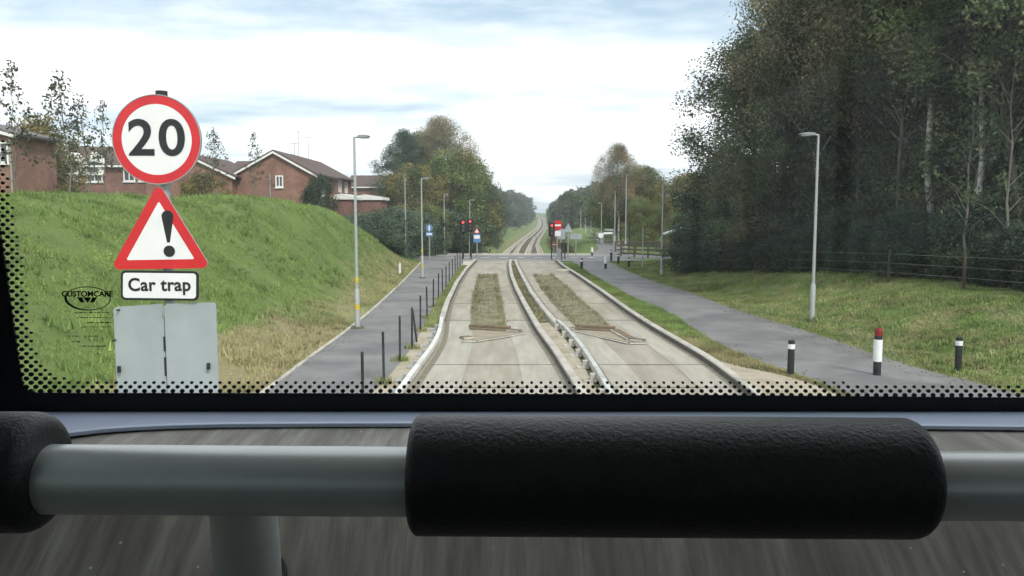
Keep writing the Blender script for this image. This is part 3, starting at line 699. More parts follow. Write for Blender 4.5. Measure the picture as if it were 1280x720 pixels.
KINDS = {
 'dark': dict(name='broadleaf_tree', h=17, r=4.6, seed=3, leaf=M['leaf_dark'], bark=M['bark'], ncl=210, per=290, size=.088, base=.12),
 'dark2': dict(name='broadleaf_tree', h=19, r=4.4, seed=11, leaf=M['leaf_blue'], bark=M['bark'], ncl=220, per=300, size=.085, base=.14, shape='egg'),
 'brown': dict(name='autumn_birch_tree', h=18, r=3.9, seed=21, leaf=M['leaf_brown'], bark=M['birch'], ncl=200, per=330, size=.06, base=.42, shape='egg', droop=1.0, trunk_r=.17),
 'tall': dict(name='broadleaf_tree', h=18, r=3.6, seed=15, leaf=M['leaf_dark'], bark=M['bark2'], ncl=170, per=260, size=.085, base=.42, shape='egg', trunk_r=.12),
 'birch': dict(name='birch_tree', h=17, r=2.6, seed=30, leaf=M['leaf_brown'], bark=M['birch'], ncl=70, per=60, size=.11, base=.55, shape='egg', droop=1.1, trunk_r=.15, lean=-.008),
 'mid': dict(name='leafy_tree', h=10, r=3.6, seed=41, leaf=M['leaf_mid'], bark=M['bark'], ncl=120, per=160, size=.10, base=.1),
 'olive': dict(name='autumn_tree', h=9, r=3.2, seed=44, leaf=M['leaf_olive'], bark=M['bark'], ncl=110, per=160, size=.10, base=.12),
 'young': dict(name='young_tree', h=4.6, r=.95, seed=50, leaf=M['leaf_young'], bark=M['grey_bark'], ncl=44, per=12, size=.065, base=.26, shape='cone', trunk_r=.035, clr=.2),
 'young2': dict(name='young_tree', h=4.2, r=1.15, seed=57, leaf=M['leaf_young'], bark=M['grey_bark'], ncl=54, per=12, size=.062, base=.3, shape='cone', trunk_r=.035, clr=.24),
 'sapling': dict(name='bare_sapling', h=7, r=1.4, seed=61, leaf=M['leaf_dark'], bark=M['grey_bark'], ncl=26, per=16, size=.08, base=.35, shape='egg', trunk_r=.05),
 'bush': dict(name='bush', h=3, r=1.9, seed=71, leaf=M['leaf_under'], bark=M['bark'], ncl=75, per=230, size=.055, base=.02, trunk_r=.06),
 'hedge': dict(name='hedge_bush', h=3, r=1.9, seed=73, leaf=M['leaf_blue'], bark=M['bark'], ncl=70, per=150, size=.07, base=.02, trunk_r=.06),
 'shrub': dict(name='shrub', h=3, r=1.9, seed=75, leaf=M['leaf_olive'], bark=M['bark'], ncl=65, per=220, size=.055, base=.02, trunk_r=.05),
 'far': dict(name='distant_tree', h=12, r=5.4, seed=81, leaf=M['leaf_dark'], bark=M['bark'], ncl=70, per=60, size=.36, base=.02),
 'fard': dict(name='distant_tree', h=12, r=5.2, seed=85, leaf=M['leaf_blue'], bark=M['bark'], ncl=70, per=60, size=.36, base=.02, shape='egg'),
}
# right wood, front row
tree('dark', 14.6, 48, 'tall dark tree at the left end of the wood, leaning over the wide path', h=13.2, sx=1.25)
tree('dark2', 19.0, 45, 'tall blue-green tree just behind the left end of the wood', h=21)
tree('brown', 17.2, 36, 'tall autumn birch with brown drooping foliage high in the wood', h=20)
tree('birch', 17.1, 33, 'slim white-stemmed birch with its trunk bare against the dark wood', h=19, rz=.6)
tree('birch', 17.5, 30, 'slim white-stemmed birch nearest the right edge of the wood', h=20, rz=4.2, sx=.72)
tree('brown', 18.9, 32.6, 'brown-leaved birch crown high above the two slim white birches', h=20.5)
tree('brown', 19.2, 39.0, 'brown-leaved birch crown high just left of the slim white birch', h=18.5)
tree('dark', 13.6, 41.5, 'bushy dark tree behind the tall near lamp post on the right', h=11, sx=1.15)
tree('brown', 15.2, 39.5, 'brown-leaved birch rising above the tall near lamp post on the right', h=18.5)
tree('dark2', 21.4, 30, 'tall blue-green tree at the right edge of the wood', h=18)
GW = 'trees crowded together in the dark wood on the right'
LW = 'tall tree among others in the dark wood behind the right grass bank'
for kd, x, y, h in (('dark2', 20, 37, 20), ('dark', 18.6, 41, 17), ('dark2', 24, 34, 21), ('dark', 22.5, 42, 20), ('dark', 26, 38, 19), ('dark2', 28, 44, 22), ('dark', 32, 36, 20),
                    ('dark', 24, 50, 20), ('dark2', 31, 52, 22), ('dark', 38, 47, 22), ('dark2', 22, 54, 15), ('brown', 22, 39, 22), ('brown', 26, 34.5, 20), ('dark', 19, 34, 12), ('dark2', 22.5, 26.5, 14), ('dark', 42, 58, 24), ('dark2', 33, 62, 22), ('dark', 27, 60, 20)):
    tree(kd, x, y, LW, group=GW, h=h)
for x, y, h, lb in ((15.9, 37.2, 17, 'tall tree with bare grey lower trunk right of the near right lamp post'), (16.6, 34.6, 18, 'tall tree with bare grey lower trunk just left of the slim birch'), (17.9, 31.8, 19, 'tall tree with bare grey trunk between the two white birches'),
                    (18.4, 28.2, 17, 'tall tree with bare grey trunk right of the nearer white birch'), (16.0, 43.0, 15, 'tall tree with bare trunk behind the bushy dark tree on the right')):
    tree('tall', x, y, lb, h=h)
for i, (x, y, px) in enumerate([(16.9, 29.4, 0), (16.0, 28.2, 0), (16.6, 27.0, 0)]):
    tree('sapling', x, y, ['thin bare sapling leaning beside the birch trunks', 'thin bare grey sapling at the front of the wood on the right', 'spindly sapling at the far right front of the wood'][i], h=6.5 + i)
# undergrowth at the wood's foot
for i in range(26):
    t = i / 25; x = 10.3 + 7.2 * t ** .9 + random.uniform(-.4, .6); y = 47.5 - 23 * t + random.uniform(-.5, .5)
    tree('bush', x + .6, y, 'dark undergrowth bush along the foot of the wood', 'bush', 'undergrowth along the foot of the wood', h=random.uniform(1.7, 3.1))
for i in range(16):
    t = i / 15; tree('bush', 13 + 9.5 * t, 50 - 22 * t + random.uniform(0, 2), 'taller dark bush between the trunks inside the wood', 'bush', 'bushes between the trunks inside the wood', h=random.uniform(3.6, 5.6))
# trees beyond, right of the path
tree('brown', 13.0, 97, 'tall thin birch rising above the trees beyond the crossing on the right', h=11.8, sx=1.1)
GR = 'trees beyond the crossing right of the path'
for kd, x, y, h, lb in (('mid', 13.5, 100, 8.6, 'green tree under the thin birch beyond the crossing'), ('olive', 16.5, 100, 8.8, 'olive-brown rounded tree behind the lamp posts on the right'),
                    ('mid', 16.0, 120, 8.4, 'green tree leftmost beyond the crossing on the right, beside the path'), ('olive', 19.2, 92, 7.6, 'yellowing tree behind the timber fence on the right'), ('mid', 21.5, 96, 8.2, 'green tree behind the noticeboard at the corner of the wood'),
                    ('dark', 17.5, 108, 9.6, 'dark tree behind the olive-brown tree on the right'), ('dark', 23.5, 86, 8.5, 'dark tree at the back of the noticeboard, right of the others'), ('mid', 14.8, 90, 5.2, 'low green tree right behind the timber fence'), ('mid', 18, 84, 4.6, 'low bushy tree at the right end of the timber fence')):
    tree(kd, x, y, lb, h=h, sx=1.15)
# left group beyond the crossing
for kd, x, y, h, lb in (('dark', -6.2, 108, 13.0, 'dark tree at the right end of the left clump, next to the guideway'), ('brown', -9.6, 104, 16.8, 'tallest brown-topped tree in the left clump beyond the crossing'),
                    ('dark2', -13.8, 100, 13.6, 'blue-green tree at the left end of the clump beyond the crossing'), ('olive', -10.6, 91, 9.0, 'golden-brown tree in front of the left clump'),
                    ('mid', -7.5, 98, 12.2, 'green tree in the middle of the left clump'), ('dark', -11.3, 108, 14.5, 'dark tree at the back of the left clump'), ('dark2', -4.6, 117, 12.0, 'blue-green tree behind the right end of the left clump'),
                    ('mid', -9.2, 88, 5.2, 'low green tree behind the traffic signals on the left'), ('hedge', -6.4, 93, 5.0, 'dark bush under the left clump beside the guideway')):
    tree(kd, x, y, lb, 'tree' if kd != 'hedge' else 'bush', h=h, sx=1.2 if kd != 'brown' else 1.3)
# lines of trees along the cutting
LFL, LFR = 'distant tree in the row left of the far guideway', 'distant tree in the row right of the far guideway'
for i, y in enumerate((132, 146, 162, 180, 200, 225, 255, 290, 330, 375, 425, 480, 540)):
    xx = float(X1(y)) - 6.2 - .010 * y + .016 * max(0, y - 250)
    tree('far' if i % 2 else 'fard', xx, y, LFL, group='row of distant trees left of the far guideway', h=9.0 + y * .010 + random.uniform(-1, 1), sx=.85)
    if i % 2 == 0: tree('far', xx - 7, y + 6, LFL, group='row of distant trees left of the far guideway', h=11 + y * .010)
for i, y in enumerate((205, 225, 250, 285, 325, 370, 420, 480, 540)):
    xx = max(float(X4(y)) + 6.5, .040 * y + 7) if y < 260 else float(X4(y)) + 6.5 - .004 * (y - 260)
    tree('fard' if i % 2 else 'far', xx, y, LFR, group='row of distant trees right of the far guideway', h=8.4 + y * .008 + random.uniform(-1, 1), sx=.9)
    tree('far', xx + 9, y + 5, LFR, group='row of distant trees right of the far guideway', h=10.5 + y * .006)
for x, y, h in ((4.4, 96, 1.6), (5.4, 108, 1.8), (5.6, 122, 2.0), (6.6, 140, 2.2), (7.4, 160, 2.2)):
    tree('shrub', x + 1.6, y, 'low brown shrub on the right side of the cutting beyond the crossing', 'bush', 'low shrubs on the cutting side beyond the crossing', h=h, sx=1.3)
# one far-off wood closing the horizon
mbw = []
rgf = np.random.default_rng(9)
for i in range(520):
    s = rgf.choice([-1, 1]); yy = rgf.uniform(240, 820); xx = (20 if s > 0 else 0) + s * (18 + rgf.uniform(0, 1) ** 1.3 * yy * .75)
    z = H(xx, yy); r = rgf.uniform(5, 8); mbw.append(((xx, yy, z + rgf.uniform(3, 8)), r))
fw = link('far_wood', leaves_mesh('far_wood', mbw, 90, .9, 4), M['leaf_blue']); tag(fw, 'far-off wood closing the view behind the houses and trees', 'wood', kind='stuff')

# young trees on the mound and by the houses
yt = [(14, 76, 34, 'young'), (78, 93, 33, 'young2'), (104, 122, 34, 'young2'), (128, 125, 36, 'young'), (265, 162, 38, 'young2'), (316, 164, 44, 'young')]
yl = ['leggy young tree at the far left edge in front of the brick gable', 'bushiest young tree on the mound, left of the speed limit sign', 'short spreading young tree second left of the speed limit sign',
      'slim young tree immediately left of the speed limit sign', 'young tree on the mound just right of the speed limit sign', 'thin pointed young tree in front of the detached brick gable house']
for (px, py, d, kd), lb in zip(yt, yl):
    x, zt = at_y(px, py, d); h = zt - H(x, d); tree(kd, x, d, lb, h=h, sx=.95 if kd == 'young' else 1.05)
x, _ = at_y(40, 0, 53); tree('olive', x, 53, 'golden-brown tree rising behind the far left brick house', h=7.4, sx=1.1)
x, _ = at_y(245, 0, 50); tree('shrub', x, 50, 'olive bush behind the mound right of the speed limit sign', 'bush', h=2.7, sx=1.0)
x, _ = at_y(66, 0, 50); tree('shrub', x, 50, 'low olive bush behind the mound at the corner of the far left house', 'bush', h=2.6, sx=1.2)
x, _ = at_y(388, 0, 58); tree('bush', x, 58, 'dark ivy-like bush against the corner of the detached gable house', 'bush', h=4.2, sx=.5)
for i, (px, py, d) in enumerate([(418, 262, 60), (436, 262, 62), (455, 258, 64), (470, 262, 66), (485, 262, 66), (497, 250, 70), (508, 262, 72), (520, 258, 76), (532, 272, 80), (402, 258, 60)]):
    x, zt = at_y(px, py, d); tree('hedge' if i % 3 else 'mid', x, d, 'green bush in the hedge between the mound and the houses', 'bush', 'hedge bushes between the mound and the houses', h=max(1.3, (zt - H(x, d)) * .80), sx=1.3)

# ------------------------------------------------------------------ houses
def house(name, x0, x1, y0, y1, zb, ze, zr, label, ridge='y', wins=(), wall='brick', roof='roof', barge=True, chim=None, side_w=(), pipe=None, aerial=()):
    r = empty(name, (x0, y0, zb)); W, D, E, Rr = x1 - x0, y1 - y0, ze - zb, zr - zb
    mb = MB()
    if ridge == 'y':
        mb.prism([(0, 0), (W, 0), (W, E), (W / 2, Rr), (0, E)], 0, D)
        ov = .35; sl = (Rr - E) / (W / 2); rf = MB()
        for s in (-1, 1):
            a = (W / 2 + s * (W / 2 + ov), E - sl * ov + .03); b = (W / 2, Rr + .03)
            rf.prism([a, b, (b[0], b[1] + .16), (a[0], a[1] + .16)], -.25, D + .25)
        ro = rf.build('roof', M[roof], r)
        if barge:
            bg_ = MB()
            for s in (-1, 1):
                a = (W / 2 + s * (W / 2 + ov), E - sl * ov - .14); b = (W / 2, Rr - .12)
                bg_.prism([a, b, (b[0], b[1] + .17), (a[0], a[1] + .17)], -.30, -.254)
            bg_.build('bargeboard', M['white_paint'], r)
        gut = MB().box((W + ov + .05, D / 2, E - sl * ov + .03), (.12, D, .1)); gut.build('gutter', M['sign_black'], r)
    else:
        mb2 = [(0, 0), (D, 0), (D, E), (D / 2, Rr), (0, E)]
        n = 5
        vs = [(0, p[0], p[1]) for p in mb2] + [(W, p[0], p[1]) for p in mb2]
        mb.add(vs, [tuple(range(n)), tuple(range(2 * n - 1, n - 1, -1))] + [(i, n + i, n + (i + 1) % n, (i + 1) % n) for i in range(n)])
        ov = .35; sl = (Rr - E) / (D / 2); rf = MB()
        for s in (-1, 1):
            a = (D / 2 + s * (D / 2 + ov), E - sl * ov + .03); b = (D / 2, Rr + .03); q = [a, b, (b[0], b[1] + .16), (a[0], a[1] + .16)]
            vs = [(-.25, p[0], p[1]) for p in q] + [(W + .25, p[0], p[1]) for p in q]
            rf.add(vs, [(0, 1, 2, 3), (7, 6, 5, 4)] + [(i, 4 + i, 4 + (i + 1) % 4, (i + 1) % 4) for i in range(4)])
        ro = rf.build('roof', M[roof], r)
        MB().box((W / 2, -ov - .05, E - sl * ov + .02), (W + .4, .1, .16)).build('gutter', M['white_paint'], r)
    mb.build('wall', M[wall], r)
    if chim:
        c = MB().box((chim[0], chim[1], chim[2]), (.7, .55, 1.5)).build('chimney', M[wall], r)
        p = MB()
        for k in (-.16, .16): p.tube([(chim[0] + k, chim[1], chim[2] + .75), (chim[0] + k, chim[1], chim[2] + 1.1)], .1, 8)
        p.build('chimney_pot', M['dark_red'], r)
    for (wx, wz, ww, wh) in wins:
        f = MB()
        for (cx_, cz_, a, b) in ((wx, wz + wh / 2 - .05, ww, .1), (wx, wz - wh / 2 + .05, ww, .1), (wx - ww / 2 + .05, wz, .1, wh - .2), (wx + ww / 2 - .05, wz, .1, wh - .2), (wx, wz, .07, wh - .2)):
            f.box((cx_, -.03, cz_), (a, .1, b))
        f.box((wx, -.05, wz - wh / 2 - .05), (ww + .12, .16, .08))
        fo = f.build('window', M['white_paint'], r)
        MB().box((wx, .0, wz), (ww - .1, .03, wh - .1)).build('pane', M['pane'], fo)
    for (wy, wz, ww, wh) in side_w:
        f = MB()
        for (cy_, cz_, a, b) in ((wy, wz + wh / 2 - .05, ww, .1), (wy, wz - wh / 2 + .05, ww, .1), (wy - ww / 2 + .05, wz, .1, wh - .2), (wy + ww / 2 - .05, wz, .1, wh - .2), (wy, wz, .07, wh - .2)):
            f.box((W + .03, cy_, cz_), (.1, a, b))
        fo = f.build('window', M['white_paint'], r)
        MB().box((W, wy, wz), (.03, ww - .1, wh - .1)).build('pane', M['pane'], fo)
    if pipe is not None: MB().tube([(pipe, -.08, 0), (pipe, -.08, E)], .05, 8).build('drainpipe', M['grey_steel'], r)
    for (ax, ay, az, ah) in aerial:
        m_ = MB().tube([(ax, ay, az - .2), (ax, ay, az + ah)], .03, 5).tube([(ax - .5, ay, az + ah - .1), (ax + .5, ay, az + ah - .1)], .02, 4)
        for k in range(5): m_.tube([(ax - .4 + k * .2, ay - .2, az + ah - .1), (ax - .4 + k * .2, ay + .2, az + ah - .1)], .015, 4)
        m_.build('aerial', M['grey_steel'], r)
    tag(r, label, 'house'); return r
def px_house(name, pl, pr, pe, pk, d, depth, zb, label, **k):
    x0, ze = at_y(pl, pe, d); x1, zr = at_y(pr, pk, d)
    return house(name, x0, x1, d, d + depth, zb, ze, zr, label, **k)
px_house('brick_house', -120, 14, 168, 150, 46, 4.3, 3.0, 'red brick house at the far left edge with its blank side wall towards the mound', wins=[(5.45, 4.2, .9, 1.2), (3.2, 4.2, .9, 1.2)], pipe=6.02, roof='roof_grey')
x0, ze = at_y(66, 206, 70); x1, _ = at_y(196, 0, 70); _, zr = at_y(0, 186, 70 + 3.5)
hb = house('terrace_house', x0, x1, 70, 77, 3.0, ze, zr, 'terraced brick house with white dormer windows seen behind the speed limit sign', ridge='x',
      wins=[(1.8, 4.1, 1.2, 1.2), (3.6, 4.1, 1.4, 1.2), (6.6, 4.1, 1.0, 1.1), (7.9, 4.1, 1.0, 1.1), (3.0, 1.8, 1.4, 1.1), (6.4, 1.6, 1.6, 1.0), (8.2, 1.6, 1.2, 1.0)], wall='brick_dark', roof='roof')
for wx in (1.8, 3.6):
    g_ = MB().prism([(wx - .95, ze - 3.0 - .9), (wx + .95, ze - 3.0 - .9), (wx + .95, ze - 3.0 + .2), (wx, ze - 3.0 + 1.1), (wx - .95, ze - 3.0 + .2)], -.28, .9)
    go = g_.build('dormer', M['white_paint'], hb)
    MB().box((wx, -.30, ze - 3.0 - .2), (.8, .05, .9)).build('pane', M['pane'], go)
px_house('brick_house', 182, 289, 220, 194, 64, 9, 2.6, 'red brick gable house half hidden behind the speed limit sign', wins=[])
x0, ze = at_y(286, 216, 70); x1, _ = at_y(300, 0, 70); _, zr = at_y(0, 203, 72)
house('brick_house', x0, x1, 70, 76, 2.6, ze, zr, 'narrow white-windowed house link between the two gable houses', ridge='x', wins=[(.5, 4.1, .9, 1.2), (.5, 1.9, .9, 1.2)])
px_house('brick_house', 294, 391, 217, 190, 65, 8.6, 2.4, 'detached red brick gable house with one small white window', wins=[(3.55, 3.95, .62, .95)], pipe=2.8, side_w=[(3, 3.4, 1.0, 1.2)],
         aerial=[(3.2, 6, 6.4, 1.2)])
px_house('brick_house', 321, 408, 219, 195, 76, 11.5, 2.2, 'brick house with long dark roof behind the detached gable house', side_w=[(2.5, 4.3, 1.2, 1.2), (5.5, 4.3, 1.2, 1.2), (8.6, 4.3, 1.2, 1.2)],
         aerial=[(3.2, 3, 7, 2.6), (3.3, 6.4, 7, 2.4)])
x0, ze = at_y(436, 233, 105); x1, _ = at_y(489, 0, 105); _, zr = at_y(0, 221, 108)
house('brick_house', x0, x1, 105, 111, 2.2, ze, zr, 'distant brick house with brown roof behind the first left lamp post', ridge='x', wins=[(1.2, 3.4, 1, 1.1), (4.2, 3.4, 1, 1.1)], chim=(5.0, 3, 5.9))
px_house('brick_house', 474, 516, 246, 231, 118, 8, 1.4, 'small distant brick house beside the clump of trees', wins=[(3.2, 2.4, .8, .9)])
for pl, pr, pt, d, lb in ((418, 440, 244, 72, 'low garage with white roof beside the brick house, nearer the gable'), (444, 476, 245, 78, 'low garage with white roof behind the first left lamp post')):
    x0, zt = at_y(pl, pt, d); x1, _ = at_y(pr, pt, d); r = empty('garage', (x0, d, 1.2))
    hh_ = zt - 1.2; MB().box(((x1 - x0) / 2, 2, hh_ / 2 - .2), (x1 - x0, 4, hh_ - .4)).build('wall', M['brick_dark'], r)
    MB().prism([(-.2, hh_ - .38), (x1 - x0 + .2, hh_ - .38), (x1 - x0 + .2, hh_ - .1), ((x1 - x0) * .4, hh_ + .15), (-.2, hh_ - .05)], -.2, 4.2).build('roof', M['white_paint'], r)
    tag(r, lb, 'garage')

# ------------------------------------------------------------------ lamp posts
def lamp(px, pb, pt, arm, label, yb=None, band=False):
    """column from its base pixel to its top pixel; arm = signed outreach in metres"""
    if yb is None: x, y, z = hit(px, pb)
    else:
        y = yb; x, _ = at_y(px, pt, y); z = H(x, y)
    _, zt = at_y(px, pt, y); h = zt - z
    r = empty('lamp_post', (x, y, z))
    MB().tube([(0, 0, -.2), (0, 0, 1.25), (0, 0, 1.3)], [.085, .085, .06], 14).build('base', M['lamp_grey'], r, smooth=True)
    MB().tube([(0, 0, 1.3), (0, 0, h)], [.055, .038], 12).build('column', M['lamp_grey'], r, smooth=True)
    if abs(arm) > .01:
        s = 1 if arm > 0 else -1
        MB().tube([(0, 0, h - .02), (s * .22, 0, h - .0)], [.03, .03], 8).build('bracket_arm', M['lamp_grey'], r)
        mb = MB(); mb.prism([(s * .1, h - .03), (s * .14, h + .05), (s * .35, h + .065), (s * abs(arm), h + .035), (s * abs(arm), h - .01), (s * .3, h - .045)], -.12, .12)
        hd = mb.build('lamp_head', M['lamp_head'], r, bevel=.012)
        MB().box((s * abs(arm) * .68, 0, h - .042), (.25, .16, .02)).build('lens', M['white_refl'], hd)
    else:
        MB().box((0, -.16, h + .0), (.2, .6, .08)).build('lamp_head', M['lamp_head'], r, bevel=.015)
    if band:
        MB().tube([(0, 0, 1.5), (0, 0, 1.66)], .062, 12).build('yellow_band', M['yellow'], r)
        MB().tube([(0, 0, .62), (0, 0, .8)], .0885, 14).build('yellow_band', M['yellow'], r)
    MB().box((0, 0, .03), (.34, .34, .08)).build('foot', M['kerb_face'], r, bevel=.01)
    tag(r, label, 'lamp post', 'lamp posts along the busway'); return r
lamp(447, 411, 171, .50, 'tall grey lamp post with yellow bands, nearest on the left, beside the path', band=True)
lamp(528, 348, 223, .45, 'second lamp post on the left, standing at the bend of the left path', band=True)
lamp(506, 0, 219, 0, 'headless-looking lamp post at the foot of the mound by the left trees', yb=66)
lamp(555, 0, 243, .40, 'lamp post in front of the golden-brown tree beyond the left road', yb=78)
lamp(587, 0, 250, .55, 'lamp post with outreach arm beside the left traffic signals', yb=80)
lamp(1015, 402, 168, -.62, 'tall grey lamp post, nearest on the right, on the bank in front of the wood')
lamp(827, 345, 222, -.42, 'lamp post on the right grass edge between noticeboard and path')
lamp(809, 0, 244, 0, 'lamp post in front of the timber fence, left of the second right lamp')
lamp(783, 0, 219, 0, 'tallest of the far right lamp posts, by the left end of the timber fence', yb=74)
lamp(752, 0, 254, -.5, 'lamp post along the far path beyond the crossing, with arm', yb=95)
lamp(739, 0, 257, 0, 'lamp post left of the armed one along the far path', yb=118)
lamp(732, 0, 259, 0, 'second most distant lamp post along the far path', yb=140)
lamp(726, 0, 262, 0, 'most distant lamp post along the far path', yb=165)
lamp(769, 0, 240, 0, 'thin lamp post in front of the tall birch beyond the crossing', yb=84)

# ------------------------------------------------------------------ thin posts by the left path
def post_proto():
    r = empty('thin_post')
    MB().tube([(0, 0, -.1), (0, 0, 1.12)], .028, 10).build('shaft', M['black_steel'], r, smooth=True)
    MB().tube([(0, 0, 1.12), (0, 0, 1.15)], [.032, .02], 10).build('cap', M['black_steel'], r, smooth=True)
    return r
pp = [(430, 560), (454, 516), (480, 480), (500, 452), (515, 436), (525.6, 415), (534, 398.6), (541.7, 385), (548, 375), (553, 367.5), (557.5, 361), (561.7, 354.5), (565.6, 348.6), (569, 343), (572, 338.5), (575, 334), (578, 330)]
pr = post_proto()
nm = ['hidden', 'nearest', 'second nearest', 'third nearest', 'fourth nearest', 'fifth nearest', 'sixth nearest', 'seventh nearest']
for i, (px, py) in enumerate(pp):
    o = pr if i == 0 else copy_tree(pr)
    x, y = at_z(px, py); o.location = (x, y, 0.01); o.rotation_euler = (random.uniform(-.01, .01), random.uniform(-.015, .015), 0)
    if i == 0:
        continue
    tag(o, ('thin black post, %s in the row along the left path' % nm[i]) if i < 8 else 'thin black post toward the far end of the row along the left path', 'post', 'thin black posts along the left path')
# the first was only a pattern in front of the view: use it as the leaning one
pr.location = (*at_z(521, 428), .01); pr.rotation_euler = (R(-3), R(-7), 0); pr.scale = (1, 1, .82)
tag(pr, 'short leaning black post just behind the row along the left path', 'post', 'thin black posts along the left path')

# ------------------------------------------------------------------ bollards
def bollard(px, pb, pt, kind, label, group=None, yb=None):
    x, y, z = hit(px, pb); _, zt = at_y(px, pt, y); h = zt - z
    r = empty('bollard', (x, y, z))
    if kind == 'black':
        rr = .075 if y < 30 else .09
        MB().tube([(0, 0, -.1), (0, 0, h - .2), ], rr, 16).build('body', M['black_steel'], r, smooth=True)
        MB().tube([(0, 0, h - .2), (0, 0, h - .09)], rr + .004, 16).build('reflective_band', M['white_refl'], r, smooth=True)
        MB().tube([(0, 0, h - .09), (0, 0, h - .02), (0, 0, h)], [rr, rr, rr * .6], 16).build('cap', M['black_steel'], r, smooth=True)
    elif kind == 'redwhite':
        rr = .085
        MB().tube([(0, 0, -.1), (0, 0, h * .30)], rr, 16).build('base', M['black_steel'], r, smooth=True)
        MB().tube([(0, 0, h * .30), (0, 0, h * .76)], rr + .01, 16).build('white_sleeve', M['white_refl'], r, smooth=True)
        MB().tube([(0, 0, h * .76), (0, 0, h * .84)], rr, 16).build('neck', M['black_steel'], r, smooth=True)
        MB().tube([(0, 0, h * .84), (0, 0, h * .97), (0, 0, h)], [rr, rr, rr * .7], 16).build('red_top', M['dark_red'], r, smooth=True)
    elif kind == 'white':
        MB().tube([(0, 0, -.1), (0, 0, h * .45)], .085, 12).build('base', M['black_steel'], r, smooth=True)
        MB().tube([(0, 0, h * .45), (0, 0, h - .03), (0, 0, h)], [.11, .11, .08], 12).build('white_sleeve', M['white_refl'], r, smooth=True)
    tag(r, label, 'bollard', group)
bollard(988, 471, 425, 'black', 'black bollard with white band in the middle of the wide right path')
bollard(1096, 470, 410, 'redwhite', 'white bollard with dark red top between two black ones on the right')
bollard(1197, 467, 421, 'black', 'black bollard with white band on the grass edge at the far right')
bollard(727, 337, 323, 'black', 'small distant black bollard on the verge left of the wide path')
bollard(757, 336, 321, 'white', 'distant bollard with white upper half in the middle of the wide path')
bollard(740, 320, 309.5, 'white', 'most distant white-topped bollard on the path beyond the crossing')
bollard(786, 334, 322, 'black', 'distant black bollard at the grass corner by the timber fence')
bollard(773, 330, 317, 'black', 'distant black bollard on the right edge of the wide path at the crossing')
bollard(764, 326, 312, 'black', 'distant black bollard left of the timber fence, beyond the path edge')

def marker(px, pb, pt, m, label, rr=.05):
    x, y, z = hit(px, pb); _, zt = at_y(px, pt, y)
    r = empty('marker_post', (x, y, z))
    MB().box((0, 0, (zt - z) / 2 - .06), (rr * 2, rr * 2, zt - z - .12)).build('shaft', M[m], r, bevel=.008)
    MB().prism([(-rr, zt - z - .12), (rr, zt - z - .12), (rr * .3, zt - z), (-rr * .3, zt - z)], -rr, rr).build('tip', M[m], r)
    tag(r, label, 'post')
marker(500, 344, 328, 'white_refl', 'short white marker post at the foot of the mound', .06)
marker(849, 342, 324, 'conc_pale', 'short pale post on the grass near the noticeboard', .07)
marker(803, 334, 283, 'lamp_grey', 'slim grey pole by the timber fence', .04)
# litter bin
x, y, z = hit(518, 318); r = empty('litter_bin', (x, y, z))
MB().tube([(0, 0, 0), (0, 0, .8), (0, 0, .84)], [.26, .3, .3], 16).build('body', M['black_steel'], r, smooth=True)
MB().tube([(0, 0, .84), (0, 0, .95), (0, 0, 1.02)], [.31, .29, .1], 16).build('lid', M['black_steel'], r, smooth=True)
MB().tube([(0, 0, .68), (0, 0, .74)], .302, 16).build('yellow_band', M['yellow'], r)
tag(r, 'round black litter bin with yellow band at the foot of the mound', 'litter bin')

# ------------------------------------------------------------------ the near sign
SY = 7.0
def circle(cx, cz, r, n=64): return [(cx + r * math.cos(2 * math.pi * i / n), cz + r * math.sin(2 * math.pi * i / n)) for i in range(n)]
def rounded(poly, r, k=6):
    n = len(poly); out_ = []
    for i in range(n):
        p, a, b = Vector(poly[i]), Vector(poly[i - 1]), Vector(poly[(i + 1) % n])
        u, v = (a - p).normalized(), (b - p).normalized(); an = u.angle(v); t = r / math.tan(an / 2)
        p1, p2 = p + u * t, p + v * t; c = p + (u + v).normalized() * (r / math.sin(an / 2))
        a1 = math.atan2(p1.y - c.y, p1.x - c.x); a2 = math.atan2(p2.y - c.y, p2.x - c.x)
        da = (a2 - a1 + math.pi) % (2 * math.pi) - math.pi
        for j in range(k + 1): out_.append((c.x + r * math.cos(a1 + da * j / k), c.y + r * math.sin(a1 + da * j / k)))
    return out_
def ring(mb, outer, inner, y0, y1):
    n = len(outer); b = len(mb.v)
    for y in (y0, y1):
        for p in outer: mb.v.append((p[0], y, p[1]))
        for p in inner: mb.v.append((p[0], y, p[1]))
    for i in range(n):
        j = (i + 1) % n
        mb.f += [(b + i, b + j, b + n + j, b + n + i), (b + 2 * n + i, b + 3 * n + i, b + 3 * n + j, b + 2 * n + j), (b + i, b + 2 * n + i, b + 2 * n + j, b + j), (b + n + i, b + n + j, b + 3 * n + j, b + 3 * n + i)]
X0, Z0 = at_y(200, 175, SY)       # sign centreline
sx_, sz_ = X0, 0
sign = empty('road_sign', (X0, SY, 0))
def loc(px, py, y=SY):
    x, z = at_y(px, py, y); return x - X0, z
_, ztop = loc(197, 117)
ztop += .035
MB().tube([(-.01, .09, -.2), (-.01, .09, ztop - .05)], .044, 16).build('post', M['grey_steel'], sign, smooth=True)
MB().tube([(-.01, .09, ztop - .05), (-.01, .09, ztop)], .05, 16).build('post_cap', M['sign_black'], sign, smooth=True)
cx, cz = loc(196, 174.5); rad = .377
MB().prism(circle(cx, cz, rad), .0, .012).build('speed_plate', M['sign_grey'], sign)
spd = [o for o in bpy.data.objects if o.name.startswith('speed_plate')][-1]
mb = MB(); ring(mb, circle(cx, cz, rad), circle(cx, cz, rad * .805), -.004, -.0005); mb.build('red_border', M['sign_red'], spd)
MB().prism(circle(cx, cz, rad * .803), -.003, -.0005).build('white_face', M['white_refl'], spd)
